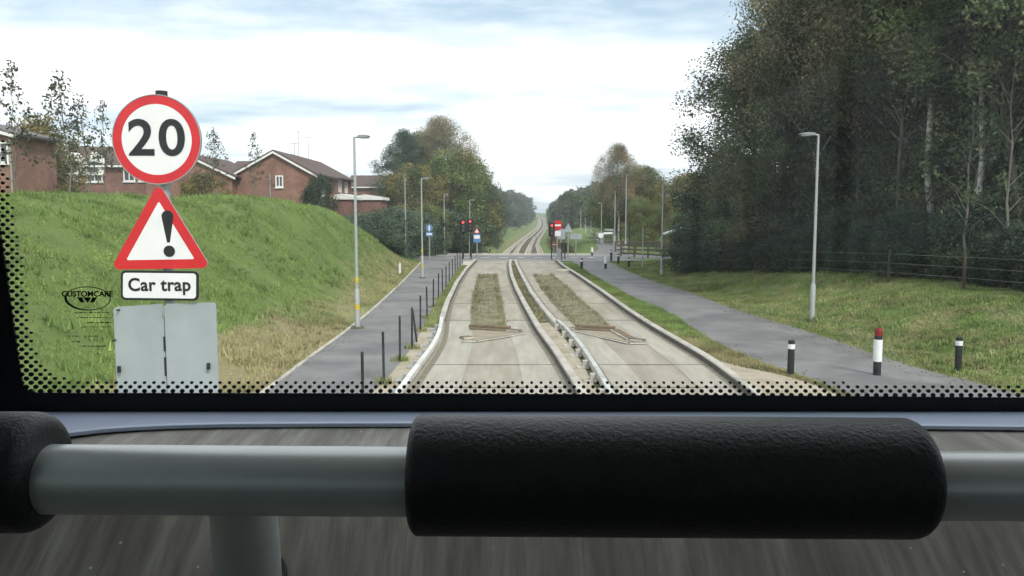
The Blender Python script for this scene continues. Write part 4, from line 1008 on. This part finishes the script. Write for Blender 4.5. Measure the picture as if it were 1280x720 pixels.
mb = MB(); ring(mb, circle(cx, cz, rad + .008), circle(cx, cz, rad + .0005), -.008, .018); mb.build('rim', M['grey_steel'], spd)
t20 = text_mesh('number_20', '20', .43, (cx, -.0062, cz - .0), M['sign_black'], spd, bold=.008, ext=.0012, sx=1.1, space=1.12)
# warning triangle
A, B, C_ = loc(198, 228), loc(138, 337), loc(264, 335)
tri = [B, C_, A]
cc = Vector(((A[0] + B[0] + C_[0]) / 3, (A[1] + B[1] + C_[1]) / 3))
def shrink(poly, k): return [tuple(cc + (Vector(p) - cc) * k) for p in poly]
to = rounded(tri, .045); ti = rounded(shrink(tri, .68), .01)
wp = MB().prism(to, .0, .012).build('warning_plate', M['sign_grey'], sign)
mb = MB(); ring(mb, to, ti, -.004, -.0005); mb.build('red_border', M['sign_red'], wp)
MB().prism(rounded(shrink(tri, .678), .01), -.003, -.0005).build('white_face', M['white_refl'], wp)
# exclamation mark: tapered stroke and a dot
ex, ez = loc(199, 0)[0], loc(0, 270)[1]
mk = MB(); top, bot = loc(0, 263)[1], loc(0, 303)[1]
pr_ = [(.052 * math.cos(a_), top - .052 + .052 * math.sin(a_)) for a_ in np.linspace(0, math.pi, 14)]
pr_ = [(ex + p[0], p[1]) for p in pr_] + [(ex - .012, bot + .0), (ex + .012, bot)]
mk.prism(pr_, -.0062, -.0032)
dz_ = loc(0, 314)[1]; mk.prism(circle(ex + .004, dz_, .05, 28), -.0062, -.0032); mk.build('exclamation_mark', M['sign_black'], wp)
# Car trap plate
q = [loc(151, 375), loc(248, 376), loc(248, 339), loc(151, 338)]
cp_ = MB().prism(rounded(q, .04), .0, .012).build('caption_plate', M['sign_black'], sign)
cc = Vector((sum(p[0] for p in q) / 4, sum(p[1] for p in q) / 4))
qi = [(p[0] + (.02 if p[0] < cc.x else -.02), p[1] + (.02 if p[1] < cc.y else -.02)) for p in q]
MB().prism(rounded(qi, .028), -.003, -.0005).build('white_face', M['white_refl'], cp_)
text_mesh('caption', 'Car trap', .158, (cc.x, -.0055, cc.y + .004), M['sign_black'], cp_, bold=.0035, ext=.001, sx=.97, space=1.04)
# pair of grey plates seen from behind, below
zb_ = 1.75
for nm_, (xa, xb, pa, pb_), yy in (('grey_panel', (138, 202.5, 385, 380), (.03, .0)), ('grey_panel', (204, 267, 380, 379), (.0, .03))):
    (a0, z0_), (a1, z1_) = loc(xa, pa), loc(xb, pb_)
    poly = [(a0, zb_), (a1, zb_), (a1, z1_), (a0, z0_)]
    po = rounded(poly, .035)
    mb = MB().prism(po, .02, .034)
    for i_, v_ in enumerate(mb.v):     # each panel swings back slightly from the hinge
        t_ = (v_[0] - a0) / (a1 - a0); mb.v[i_] = (v_[0], v_[1] + yy[0] * (1 - t_) + yy[1] * t_, v_[2])
    go = mb.build('grey_panel', M['sign_grey'], sign)
hx = loc(203.3, 400)[0]
for (a_, b_) in ((383, 396), (421, 439), (447, 470)):
    MB().tube([(hx, .018, loc(0, a_)[1]), (hx, .018, loc(0, b_)[1])], .009, 8).build('hinge', M['sign_black'] if a_ > 400 else M['grey_steel'], sign)
MB().box((hx, .045, (zb_ + 2.75) / 2), (.05, .02, 1.0)).build('centre_bar', M['grey_steel'], sign)
for px, py in ((148, 462), (260, 458), (141, 426), (146, 388)):
    a_, b_ = loc(px, py)
    if py > 440: MB().box((a_, .012, b_), (.03, .02, .06)).build('latch', M['black_steel'], sign, bevel=.004)
    else: MB().tube([(a_, .0, b_), (a_, .05, b_)], .008, 8).build('rivet', M['black_steel'], sign)
tag(sign, 'large 20 speed limit sign above a warning triangle, Car trap plate and grey panels', 'road sign')

# ------------------------------------------------------------------ far signs and signals at the crossing
def pole(name, px, pb, pt, m='black_steel', rr=.055, yb=None):
    if yb is None: x, y, z = hit(px, pb)
    else: y = yb; x, _ = at_y(px, 0, y); z = H(x, y)
    _, zt = at_y(px, pt, y); r = empty(name, (x, y, z)); MB().tube([(0, 0, -.2), (0, 0, zt - z)], rr, 10).build('post', M[m], r, smooth=True); return r, zt - z
def signal(px, pt, yb, lights, label, bx=.36):
    r, h = pole('traffic_signal', px, 0, pt, yb=yb)
    hd = MB().box((0, -.12, h - .45), (bx, .2, 1.0)).build('signal_head', M['black_steel'], r, bevel=.03)
    bd = MB().box((0, -.0, h - .45), (bx + .16, .02, 1.15)).build('backing_board', M['sign_black'], r, bevel=.004)
    for k in range(3):
        z = h - .12 - k * .33; on = k in lights
        MB().prism(circle(0, z, .085, 20), -.235, -.222).build('lens', M['sig_red'] if on else M['kerb_face'], hd)
    tag(r, label, 'traffic signal'); return r
signal(577.5, 276, 66, [0], 'left traffic signal of the pair at the crossing showing red')
signal(586.5, 275, 70, [0], 'taller traffic signal close behind the left red one, also red')
signal(691, 280, 66, [0], 'traffic signal showing red beside the no entry sign on the right')
# no entry
r, h = pole('no_entry_sign', 698, 0, 276, m='grey_steel', yb=68)
MB().prism(circle(0, h - .38, .42, 28), -.09, -.07).build('red_disc', M['sign_red'], r)
MB().box((0, -.095, h - .38), (.6, .01, .15)).build('white_bar', M['white_refl'], r)
MB().prism([(-.3, h - 1.3), (.3, h - 1.3), (.3, h - .86), (-.3, h - .86)], -.09, -.07).build('white_plate', M['white_refl'], r)
tag(r, 'round red no entry sign above a white plate right of the guideway', 'road sign')
# red and white small board low on the signal side
r, h = pole('warning_board', 694, 0, 303, m='grey_steel', yb=70)
MB().box((0, -.08, h - .2), (.55, .03, .22)).build('red_board', M['sign_red'], r); MB().box((0, -.1, h - .2), (.4, .01, .07)).build('white_stripe', M['white_refl'], r)
tag(r, 'small low red and white board under the no entry sign', 'board')
def tri_sign(px, pt, yb, label, plate=True, s=.55):
    r, h = pole('warning_sign', px, 0, pt, m='grey_steel', yb=yb)
    MB().prism([(-s / 2, h - s * .95), (s / 2, h - s * .95), (0, h)], -.08, -.07).build('red_triangle', M['sign_red'], r)
    MB().prism([(-s * .33, h - s * .86), (s * .33, h - s * .86), (0, h - s * .27)], -.086, -.082).build('white_triangle', M['white_refl'], r)
    if plate:
        MB().box((0, -.08, h - s - .42), (.62, .02, .72)).build('plate', M['sign_blue'], r); MB().box((0, -.095, h - s - .3), (.5, .01, .3)).build('white_panel', M['white_refl'], r)
    tag(r, label, 'road sign')
tri_sign(595, 284, 70, 'triangular warning sign above a blue plate right of the left signals')
tri_sign(621, 289, 118, 'small distant triangular sign on the bank left of the guideway', plate=False, s=.8)
# blue round signs on post
r, h = pole('cycle_route_sign', 534, 0, 280, m='grey_steel', yb=65.5)
MB().prism(circle(0, h - .3, .28, 24), -.08, -.07).build('blue_disc', M['sign_blue'], r)
mb = MB(); mb.prism(circle(0, h - .2, .07, 12), -.09, -.085); mb.box((0, -.0875, h - .4), (.12, .005, .26)); mb.build('white_symbol', M['white_refl'], r)
MB().box((0, -.08, h - .82), (.55, .02, .36)).build('blue_plate', M['sign_blue'], r)
MB().box((0, -.095, h - .82), (.4, .01, .14)).build('white_symbol', M['white_refl'], r)
tag(r, 'post with round blue sign and blue plate at the end of the left path', 'road sign')
# grey sign backs on the right
for px, pt, yb, lb, w_, hh_ in ((703, 286, 69, 'grey square sign seen from behind, next to the no entry sign', .7, .9), (712, 279, 71, 'grey triangular sign back beside the right signals', .9, .8), (722, 292, 72, 'wide low grey sign back nearest the far path', 1.1, .5)):
    r, h = pole('sign_back', px, 0, pt, m='grey_steel', yb=yb)
    if 'triangular' in lb: MB().prism([(-w_ / 2, h - hh_), (w_ / 2, h - hh_), (0, h)], -.08, -.06).build('plate', M['sign_grey'], r)
    else: MB().prism(rounded([(-w_ / 2, h - hh_), (w_ / 2, h - hh_), (w_ / 2, h), (-w_ / 2, h)], .05), -.08, -.06).build('plate', M['sign_grey'], r)
    tag(r, lb, 'road sign')
for px, lb in ((704, 'left'), (708, 'right')):
    r, h = pole('push_button_post', px, 0, 303, yb=65 if px == 704 else 66.5)
    MB().box((0, -.08, h - .25), (.2, .14, .4)).build('push_button_box', M['black_steel'], r, bevel=.02)
    tag(r, 'black push button post, %s one of two by the right signals' % lb, 'post')
for px, pt, yb, lb in ((587.5, 305, 66, 'short black post by the left end of the crossing'), (541.8, 300, 70, 'thin black post beyond the left road near the golden-brown tree'), (790.5, 279, 78, 'black post with small lantern behind the timber fence')):
    r, h = pole('slim_post', px, 0, pt, yb=yb); MB().box((0, 0, h), (.16, .16, .12)).build('cap', M['black_steel'], r, bevel=.02); tag(r, lb, 'post')
# finger posts
for px, pt, yb, s, lb in ((757, 290, 84, 1, 'fingerpost sign with pale arm and disc beside the far path'), (770, 286, 90, -1, 'fingerpost sign with green-grey arm behind the first one')):
    r, h = pole('fingerpost', px, 0, pt, m='grey_steel', yb=yb, rr=.05)
    MB().prism([(0, h - .25), (s * .9, h - .2), (s * 1.05, h - .1), (s * .9, h), (0, h - .02)], -.03, .03).build('arm', M['white_refl'] if s > 0 else M['sign_grey'], r)
    if s > 0: MB().prism(circle(-.25, h - .35, .28, 16), -.08, -.06).build('disc', M['white_refl'], r)
    tag(r, lb, 'signpost')
# pedestrian guard rail at the right of the crossing
r = empty('guard_rail', (*at_z(701, 330), 0)); mb = MB(); mb.box((0, 2.6, 1.0), (.05, 5.2, .05)).box((0, 2.6, .2), (.04, 5.2, .04))
mb.build('rails', M['grey_steel'], r)
mb = MB()
for k in range(27): mb.box((0, .1 + k * .19, .6), (.018, .018, .76))
mb.build('infill_bars', M['grey_steel'], r)
for k in (0, 2.6, 5.2): MB().tube([(0, k, 0), (0, k, 1.05)], .03, 8).build('post', M['grey_steel'], r)
tag(r, 'grey pedestrian guard rail beside the right signals', 'guard rail')
# timber rail fence right
xa, ya = 9.6, 70.5; xb, yb2 = 15.4, 62.5
r = empty('timber_fence', (xa, ya, 0)); n = 7
for k in range(n):
    t = k / (n - 1); x, y = (xb - xa) * t, (yb2 - ya) * t; MB().box((x, y, H(xa + x, ya + y) + .55), (.13, .13, 1.2)).build('fence_post', M['wood'], r, bevel=.01)
L_ = math.hypot(xb - xa, yb2 - ya); an = math.atan2(yb2 - ya, xb - xa)
for z in (.32, .68, 1.04): MB().box(((xb - xa) / 2, (yb2 - ya) / 2, z), (L_, .05, .14), rz=an).build('fence_rail', M['wood'], r)
tag(r, 'three-rail timber fence between the far right lamp posts and the wood', 'fence')
# second stretch behind it
r = empty('timber_fence', (9.8, 76, 0))
for k in range(6): MB().box((k * 2.0, k * .3, .55), (.13, .13, 1.2)).build('fence_post', M['wood'], r, bevel=.01)
for z in (.35, .75, 1.1): MB().box((5, .75, z), (10.2, .05, .14), rz=math.atan2(.3, 2)).build('fence_rail', M['wood'], r)
tag(r, 'timber fence on the far side of the road behind the lamp posts', 'fence')
# covered noticeboard
x, y, z = hit(851, 338); y = y + 4; x = at_y(853, 0, y)[0]; z = H(x, y); _, zt = at_y(850, 288, y)
r = empty('noticeboard', (x, y, z)); h = zt - z
for s in (-.45, .45): MB().box((s * .6, 0, h / 2 - .1), (.12, .12, h)).build('post', M['timber'], r)
MB().box((0, -.02, h - .75), (1.1, .06, .8)).build('board', M['timber'], r); MB().box((.2, -.06, h - .7), (.25, .02, .35)).build('notice', M['white_refl'], r)
MB().prism([(-.95, h - .28), (.85, h + .28), (.85, h + .38), (-.95, h - .18)], -.5, .4).build('roof', M['white_paint'], r)
tag(r, 'small noticeboard with pale sloping roof at the corner of the wood', 'noticeboard')
# wire fence along the wood
pts = [(10.9, 45), (12.2, 40), (13.3, 35), (14.4, 30.5), (15.3, 27), (16.0, 24), (16.7, 21)]
r = empty('wire_fence', (pts[0][0], pts[0][1], H(*pts[0]))); z0 = H(*pts[0])
for (x, y) in pts: MB().box((x - pts[0][0], y - pts[0][1], H(x, y) - z0 + .6), (.08, .08, 1.3)).build('fence_post', M['bark'], r)
for zz_ in (.4, .75, 1.1):
    MB().tube([(x - pts[0][0], y - pts[0][1], H(x, y) - z0 + zz_) for x, y in pts], .004, 4).build('wire', M['grey_steel'], r)
tag(r, 'dark post and wire fence along the foot of the wood', 'fence')
# big pale stone
x, y, z = hit(705, 340); st = MB()
bm = bmesh.new(); bmesh.ops.create_icosphere(bm, subdivisions=3, radius=.42)
for v in bm.verts: v.co = Vector((v.co.x * 1.0, v.co.y * 1.0, v.co.z * .35)) * (1 + .06 * math.sin(v.co.x * 9 + v.co.y * 7))
me = bpy.data.meshes.new('manhole_stone'); bm.to_mesh(me); bm.free()
o = link('stone', me, M['conc_pale'], smooth=True); o.location = (x, y, z + .05); tag(o, 'pale flat round stone at the end of the right kerb', 'stone')

# ------------------------------------------------------------------ the bus we sit in (upper deck front)
bus = empty('bus', (0, 0, 0)); tag(bus, 'double-decker bus front seen from inside the upper deck, with windscreen and padded handrail', 'bus')
GY_ = .85
def gp_(px, py, y=GY_): return at_y(px, py, y)
# frit: inner edge curve of the solid band, clockwise from top left
inner_px = [(-30, -160), (-28, -40), (-25, 60), (-20, 160), (-11, 232), (2, 300), (9, 345), (14, 385), (20, 425), (24, 455), (27, 472), (30, 482), (36, 488), (48, 490.5), (100, 491), (400, 491.5), (800, 493), (1280, 497), (2000, 502), (2480, 505)]
inner = [gp_(*p) for p in inner_px]
xr = inner[-1][0] + .03
inner += [(xr, inner[-1][1] + .03), (xr + .005, 4.50), (xr - .05, 4.56), (inner[0][0] + .05, 4.56), (inner[0][0], 4.50)]
XL_, XR_, ZB_, ZT_ = -.64, xr + .12, 3.482, 4.62
def proj_out(p):
    """matching point on the outer rectangle"""
    x, z = p
    return (x, z)
outer = []
for i, (x, z) in enumerate(inner):
    n = len(inner_px)
    if i < 12: outer.append((XL_, z if i < 11 else ZB_ + .012))
    elif i == 12: outer.append((XL_, ZB_))
    elif i < n: outer.append((x, ZB_))
    elif i == n: outer.append((XR_, ZB_))
    elif i == n + 1: outer.append((XR_, ZT_))
    elif i == n + 2: outer.append((x, ZT_))
    elif i == n + 3: outer.append((x, ZT_))
    else: outer.append((XL_, ZT_))
ws = MB().box(((XL_ + XR_) / 2, GY_ + .004, (ZB_ + ZT_) / 2), (XR_ - XL_ - .01, .004, ZT_ - ZB_ - .01)).build('windscreen', M['glass'], bus)
mb = MB(); ring(mb, outer, inner, GY_ - .0015, GY_ + .0015); mb.build('black_border', M['frit'], ws)
# dot matrix fading inward
dots = MB(); px_m = GY_ / FPX
ipx = [p for p in inner_px]
def left_edge(py): return np.interp(py, [p[1] for p in ipx[:13]], [p[0] for p in ipx[:13]])
def bot_edge(px): return np.interp(px, [p[0] for p in ipx[12:]], [p[1] for p in ipx[12:]])
row = 0; py = 499.0
while py > -60:
    wv = 20 if py > 150 else 17
    px = -8 + (row % 2) * 5.9
    while px < 1420:
        dl = px - left_edge(py); db = bot_edge(px) - py
        R_ = 46  # rounded inner corner
        dd = min(dl / 22.0, db / 17.0)
        if dl < R_ + 22 and db < R_ + 17 and dl > 0 and db > 0:
            cxn, czn = 1 + R_ / 22.0, 1 + R_ / 17.0
            qx, qz = max(0, cxn - dl / 22.0), max(0, czn - db / 17.0)
            # signed measure toward the corner with rounding
            if dl < R_ + 22 and db < R_ + 17:
                ex_ = math.hypot((R_ + 22 - dl), (R_ + 17 - db)); dd = min(dd, (R_ + 20 - ex_) / 20.0)
        if dl > -4 and db > -4 and dd < 1.0:
            rpx = 3.2 * (1 - .47 * max(0, dd))
            x, z = gp_(px, py); rr = rpx * px_m
            dots.prism([(x + rr * math.cos(k * math.pi / 4 + .39), z + rr * .92 * math.sin(k * math.pi / 4 + .39)) for k in range(8)], GY_ - .0012, GY_ + .0008)
        px += 11.8
    py -= 5.2; row += 1
dots.build('dot_pattern', M['frit'], ws)
# etched maker's mark
lg = MB(); cxm, czm = gp_(110, 373); 
oo, ii = [], []
for k in range(48):
    a_ = 2 * math.pi * k / 48; ro_ = Vector((math.cos(a_) * 29, math.sin(a_) * 15.2)); th = 1.1 + 2.6 * max(0, math.cos(a_ - math.pi * 1.12)) ** 3
    rn = ro_ * (1 - th / ro_.length * (.9 if abs(math.sin(a_)) < .8 else 1)); oo.append((cxm + ro_.x * px_m, czm + ro_.y * px_m)); ii.append((cxm + rn.x * px_m, czm + rn.y * px_m))
ring(lg, oo, ii, GY_ - .0012, GY_ - .0002)
for (a_, b_, c_) in ((-11, -5, -8), (-4, 5, 0), (6, 13, 7)):
    pass
def pp_(q): return [(cxm + a_ * px_m, czm + b_ * px_m) for a_, b_ in q]
lg.prism(pp_([(-13, 1.5), (-7, 1.5), (-4.5, -5), (-9, -5)]), GY_ - .0012, GY_ - .0002)
lg.prism(pp_([(-5.5, 1.5), (4.5, 1.5), (0, -5.5)]), GY_ - .0012, GY_ - .0002)
lg.prism(pp_([(6, 1.5), (12, 1.5), (7.5, -5), (3, -5)]), GY_ - .0012, GY_ - .0002)
M['etch'] = mat('etched_glass_mark', (.012, .03, .008), (.02, .045, .012), scale=500, rough=.6)
lg.build('etched_emblem', M['etch'], ws)
text_mesh('etched_lettering', 'CUSTOMCARE', .0082, (cxm, GY_ - .001, czm + 5.5 * px_m), M['etch'], ws, bold=.00025, ext=.0002, sx=1.02)
random.seed(4)
ln = MB()
for (py, xa_, xb_) in ((390.5, 93, 136), (397, 96, 137), (403, 109, 138), (408.5, 104, 137), (420, 86, 100), (420, 106, 122), (427, 90, 99), (432.5, 100, 131)):
    x_ = xa_
    while x_ < xb_:
        w_ = random.uniform(1.6, 4.6); a_, z_ = gp_(x_ + w_ / 2, py); ln.box((a_, GY_ - .0007, z_), (w_ * px_m, .0006, random.uniform(.5, 1.3) * px_m)); x_ += w_ + random.uniform(.5, 1.8)
ln.build('etched_small_print', M['etch'], ws)
# shelf and trim
ZS = EYE - .2155
SLOPE = math.tan(R(35)); SY0 = .797
def zp(y): return ZS - .04 * (SY0 - y) - max(0, .67 - y) * SLOPE
shm = MB(); prof = [(GY_ + .02, ZS), (SY0 + .006, ZS), (SY0, zp(SY0) - .001), (.69, zp(.69)), (.675, zp(.675) - .0006), (.665, zp(.665) - .0012), (.65, zp(.65)), (.30, zp(.30)), (.30, zp(.30) - .03), (.665, zp(.665) - .03), (SY0, zp(SY0) - .03), (GY_ + .02, ZS - .03)]
nn = len(prof); vs_ = [(XL_ + .002, a_, b_) for a_, b_ in prof] + [(XR_ - .002, a_, b_) for a_, b_ in prof]
shm.add(vs_, [tuple(range(nn)), tuple(range(2 * nn - 1, nn - 1, -1))] + [(k, nn + k, nn + (k + 1) % nn, (k + 1) % nn) for k in range(nn)])
shm.build('shelf', M['shelf'], bus)
def on_shelf(px, py, z=ZS): return at_z(px, py, z)
edge = [on_shelf(*p, ZS + .004) for p in ((-60, 560), (0, 550), (50, 544.5), (90, 540), (130, 535.5), (170, 532.8), (220, 530.6), (280, 529.2), (420, 528.3), (640, 528), (900, 529), (1150, 531.2), (1280, 532.6))]
edge += [(XR_ - .01, edge[-1][1] - .006)]
edge[0] = (XL_ + .002, edge[0][1])
tp = MB(); n = len(edge); yb_ = GY_ - .003
for (x, y) in edge:
    for (yy, zz_) in ((y - .003, ZS + .0005), (y - .0015, ZS + .0035), (y + .001, ZS + .0045), (y + .004, ZS + .0045), (y + .008, ZS + .003), (yb_, ZS + .0035), (yb_, ZS + .0005)): tp.v.append((x, yy, zz_))
for i in range(n - 1):
    for j in range(7):
        a_ = i * 7 + j; b_ = i * 7 + (j + 1) % 7; tp.f.append((a_, b_, b_ + 7, a_ + 7))
tp.build('sill_trim', M['trim'], bus, smooth=True)
# handrail
RY = .46
def rail_pt(px, py): return at_y(px, py, RY)
xa_, za_ = rail_pt(-200, 597); xb_, zb2 = rail_pt(1500, 609)
def rz(x): return za_ + (zb2 - za_) * (x - xa_) / (xb_ - xa_)
hr = empty('handrail', (0, 0, 0)); hr.parent = bus
XRR_ = XR_ - .02
MB().tube([(XL_ + .01, RY, rz(XL_)), (XRR_, RY, rz(XRR_))], .0202, 48).build('tube', M['rail'], hr, smooth=True)
def pad(px0, px1, name='grip_pad', r=.0350, x0=None, x1=None):
    xa = x0 if x0 is not None else at_y(px0, 600, RY)[0]; xb = x1 if x1 is not None else at_y(px1, 600, RY)[0]
    pts = []; rd = []; c = .011
    pts.append(xa); rd.append(.0235); 
    for k in range(7): a_ = k / 6 * math.pi / 2; pts.append(xa + c * (1 - math.cos(a_)) * .55); rd.append(r - c + c * math.sin(a_))
    for k in range(1, 20): pts.append(xa + c + (xb - xa - 2 * c) * k / 20); rd.append(r)
    for k in range(7): a_ = math.pi / 2 * (1 - k / 6); pts.append(xb - c * (1 - math.cos(a_)) * (1.0)); rd.append(r - c + c * math.sin(a_))
    pts.append(xb); rd.append(.0235)
    mb = MB(); mb.tube([(x, RY, rz(x) + .0045) for x in pts], rd, 64, cap=True)
    o = mb.build(name, M['pad'], hr, smooth=True); return o
pad(513, 1153); pad(0, 62, x0=XL_ + .012); pad(1500, 2200)
for px in (300, 1700):
    x, _ = at_y(px, 600, RY); z = rz(x)
    yb3 = .590; zb3 = zp(yb3); xb3 = at_y(px + 8 if px < 640 else px - 8, 600, yb3)[0]; MB().tube([(x, RY + .001, z - .001), ((x + xb3) / 2, (RY + yb3) / 2, (z + zb3) / 2), (xb3, yb3, zb3 - .004)], [.0185, .0222, .0240], 32).build('support_post', M['rail'], hr, smooth=True)
    MB().tube([(xb3, yb3 + .003, zb3 - .004), (xb3, yb3 - .002, zb3 + .003)], [.030, .0275], 32).build('flange', M['pad'], hr, smooth=True)
# front panel below the shelf, side walls, roof and floor of the upper deck
MB().box(((XL_ + XR_) / 2, .285, 2.85), (XR_ - XL_ - .01, .03, .56)).build('front_panel', M['wall_dark'], bus)
MB().box(((XL_ + XR_) / 2, -3.3, 2.52), (XR_ - XL_ + .1, 8.3, .06)).build('floor', M['wall_dark'], bus)
MB().box(((XL_ + XR_) / 2, -3.32, 4.70), (XR_ - XL_ + .1, 8.4, .08)).build('roof', M['lining'], bus)
for s, xw in ((-1, XL_ - .025), (1, XR_ + .025)):
    w_ = MB()
    w_.box((xw, -3.3, 2.93), (.045, 8.3, .76)); w_.box((xw, -3.3, 4.59), (.045, 8.3, .14))
    w_.box((xw, .72, 3.91), (.045, .26, 1.2))
    for yy in (-.9, -2.6, -4.3, -6.0, -7.4): w_.box((xw, yy, 3.915), (.045, .1, 1.2))
    wo = w_.build('side_wall', M['wall_dark'], bus)
    MB().box((xw, -3.4, 3.915), (.006, 8.0, 1.2)).build('side_window', M['side_glass'], wo)
MB().box(((XL_ + XR_) / 2, -7.45, 3.6), (XR_ - XL_, .04, 2.1)).build('rear_wall', M['wall_dark'], bus)
# lower body so the vehicle stands on wheels
MB().box(((XL_ + XR_) / 2, -3.3, 1.4), (XR_ - XL_ + .05, 8.2, 2.1)).build('lower_body', M['wall_dark'], bus, bevel=.05)
for s in (XL_ + .1, XR_ - .1):
    for yy in (-1.6, -6.2):
        tw = MB().tube([(s - .14, yy, .48), (s + .14, yy, .48)], .48, 28).build('wheel', M['pad'], bus); MB().tube([(s - .15, yy, .48), (s + .15, yy, .48)], .27, 20).build('rim', M['grey_steel'], tw)

# ------------------------------------------------------------------ haze
HAZE = True
if HAZE:
    mb = MB().box((0, 470, 10), (1900, 1180, 64)); hz = mb.build('haze', None); tag(hz, kind='stuff')
    m = bpy.data.materials.new('haze_air'); m.use_nodes = True; t = m.node_tree; t.nodes.clear()
    pv = t.nodes.new('ShaderNodeVolumePrincipled'); pv.inputs['Color'].default_value = (.86, .92, 1, 1); pv.inputs['Density'].default_value = .0007; pv.inputs['Anisotropy'].default_value = .3
    o_ = t.nodes.new('ShaderNodeOutputMaterial'); t.links.new(pv.outputs[0], o_.inputs['Volume']); hz.data.materials.append(m)
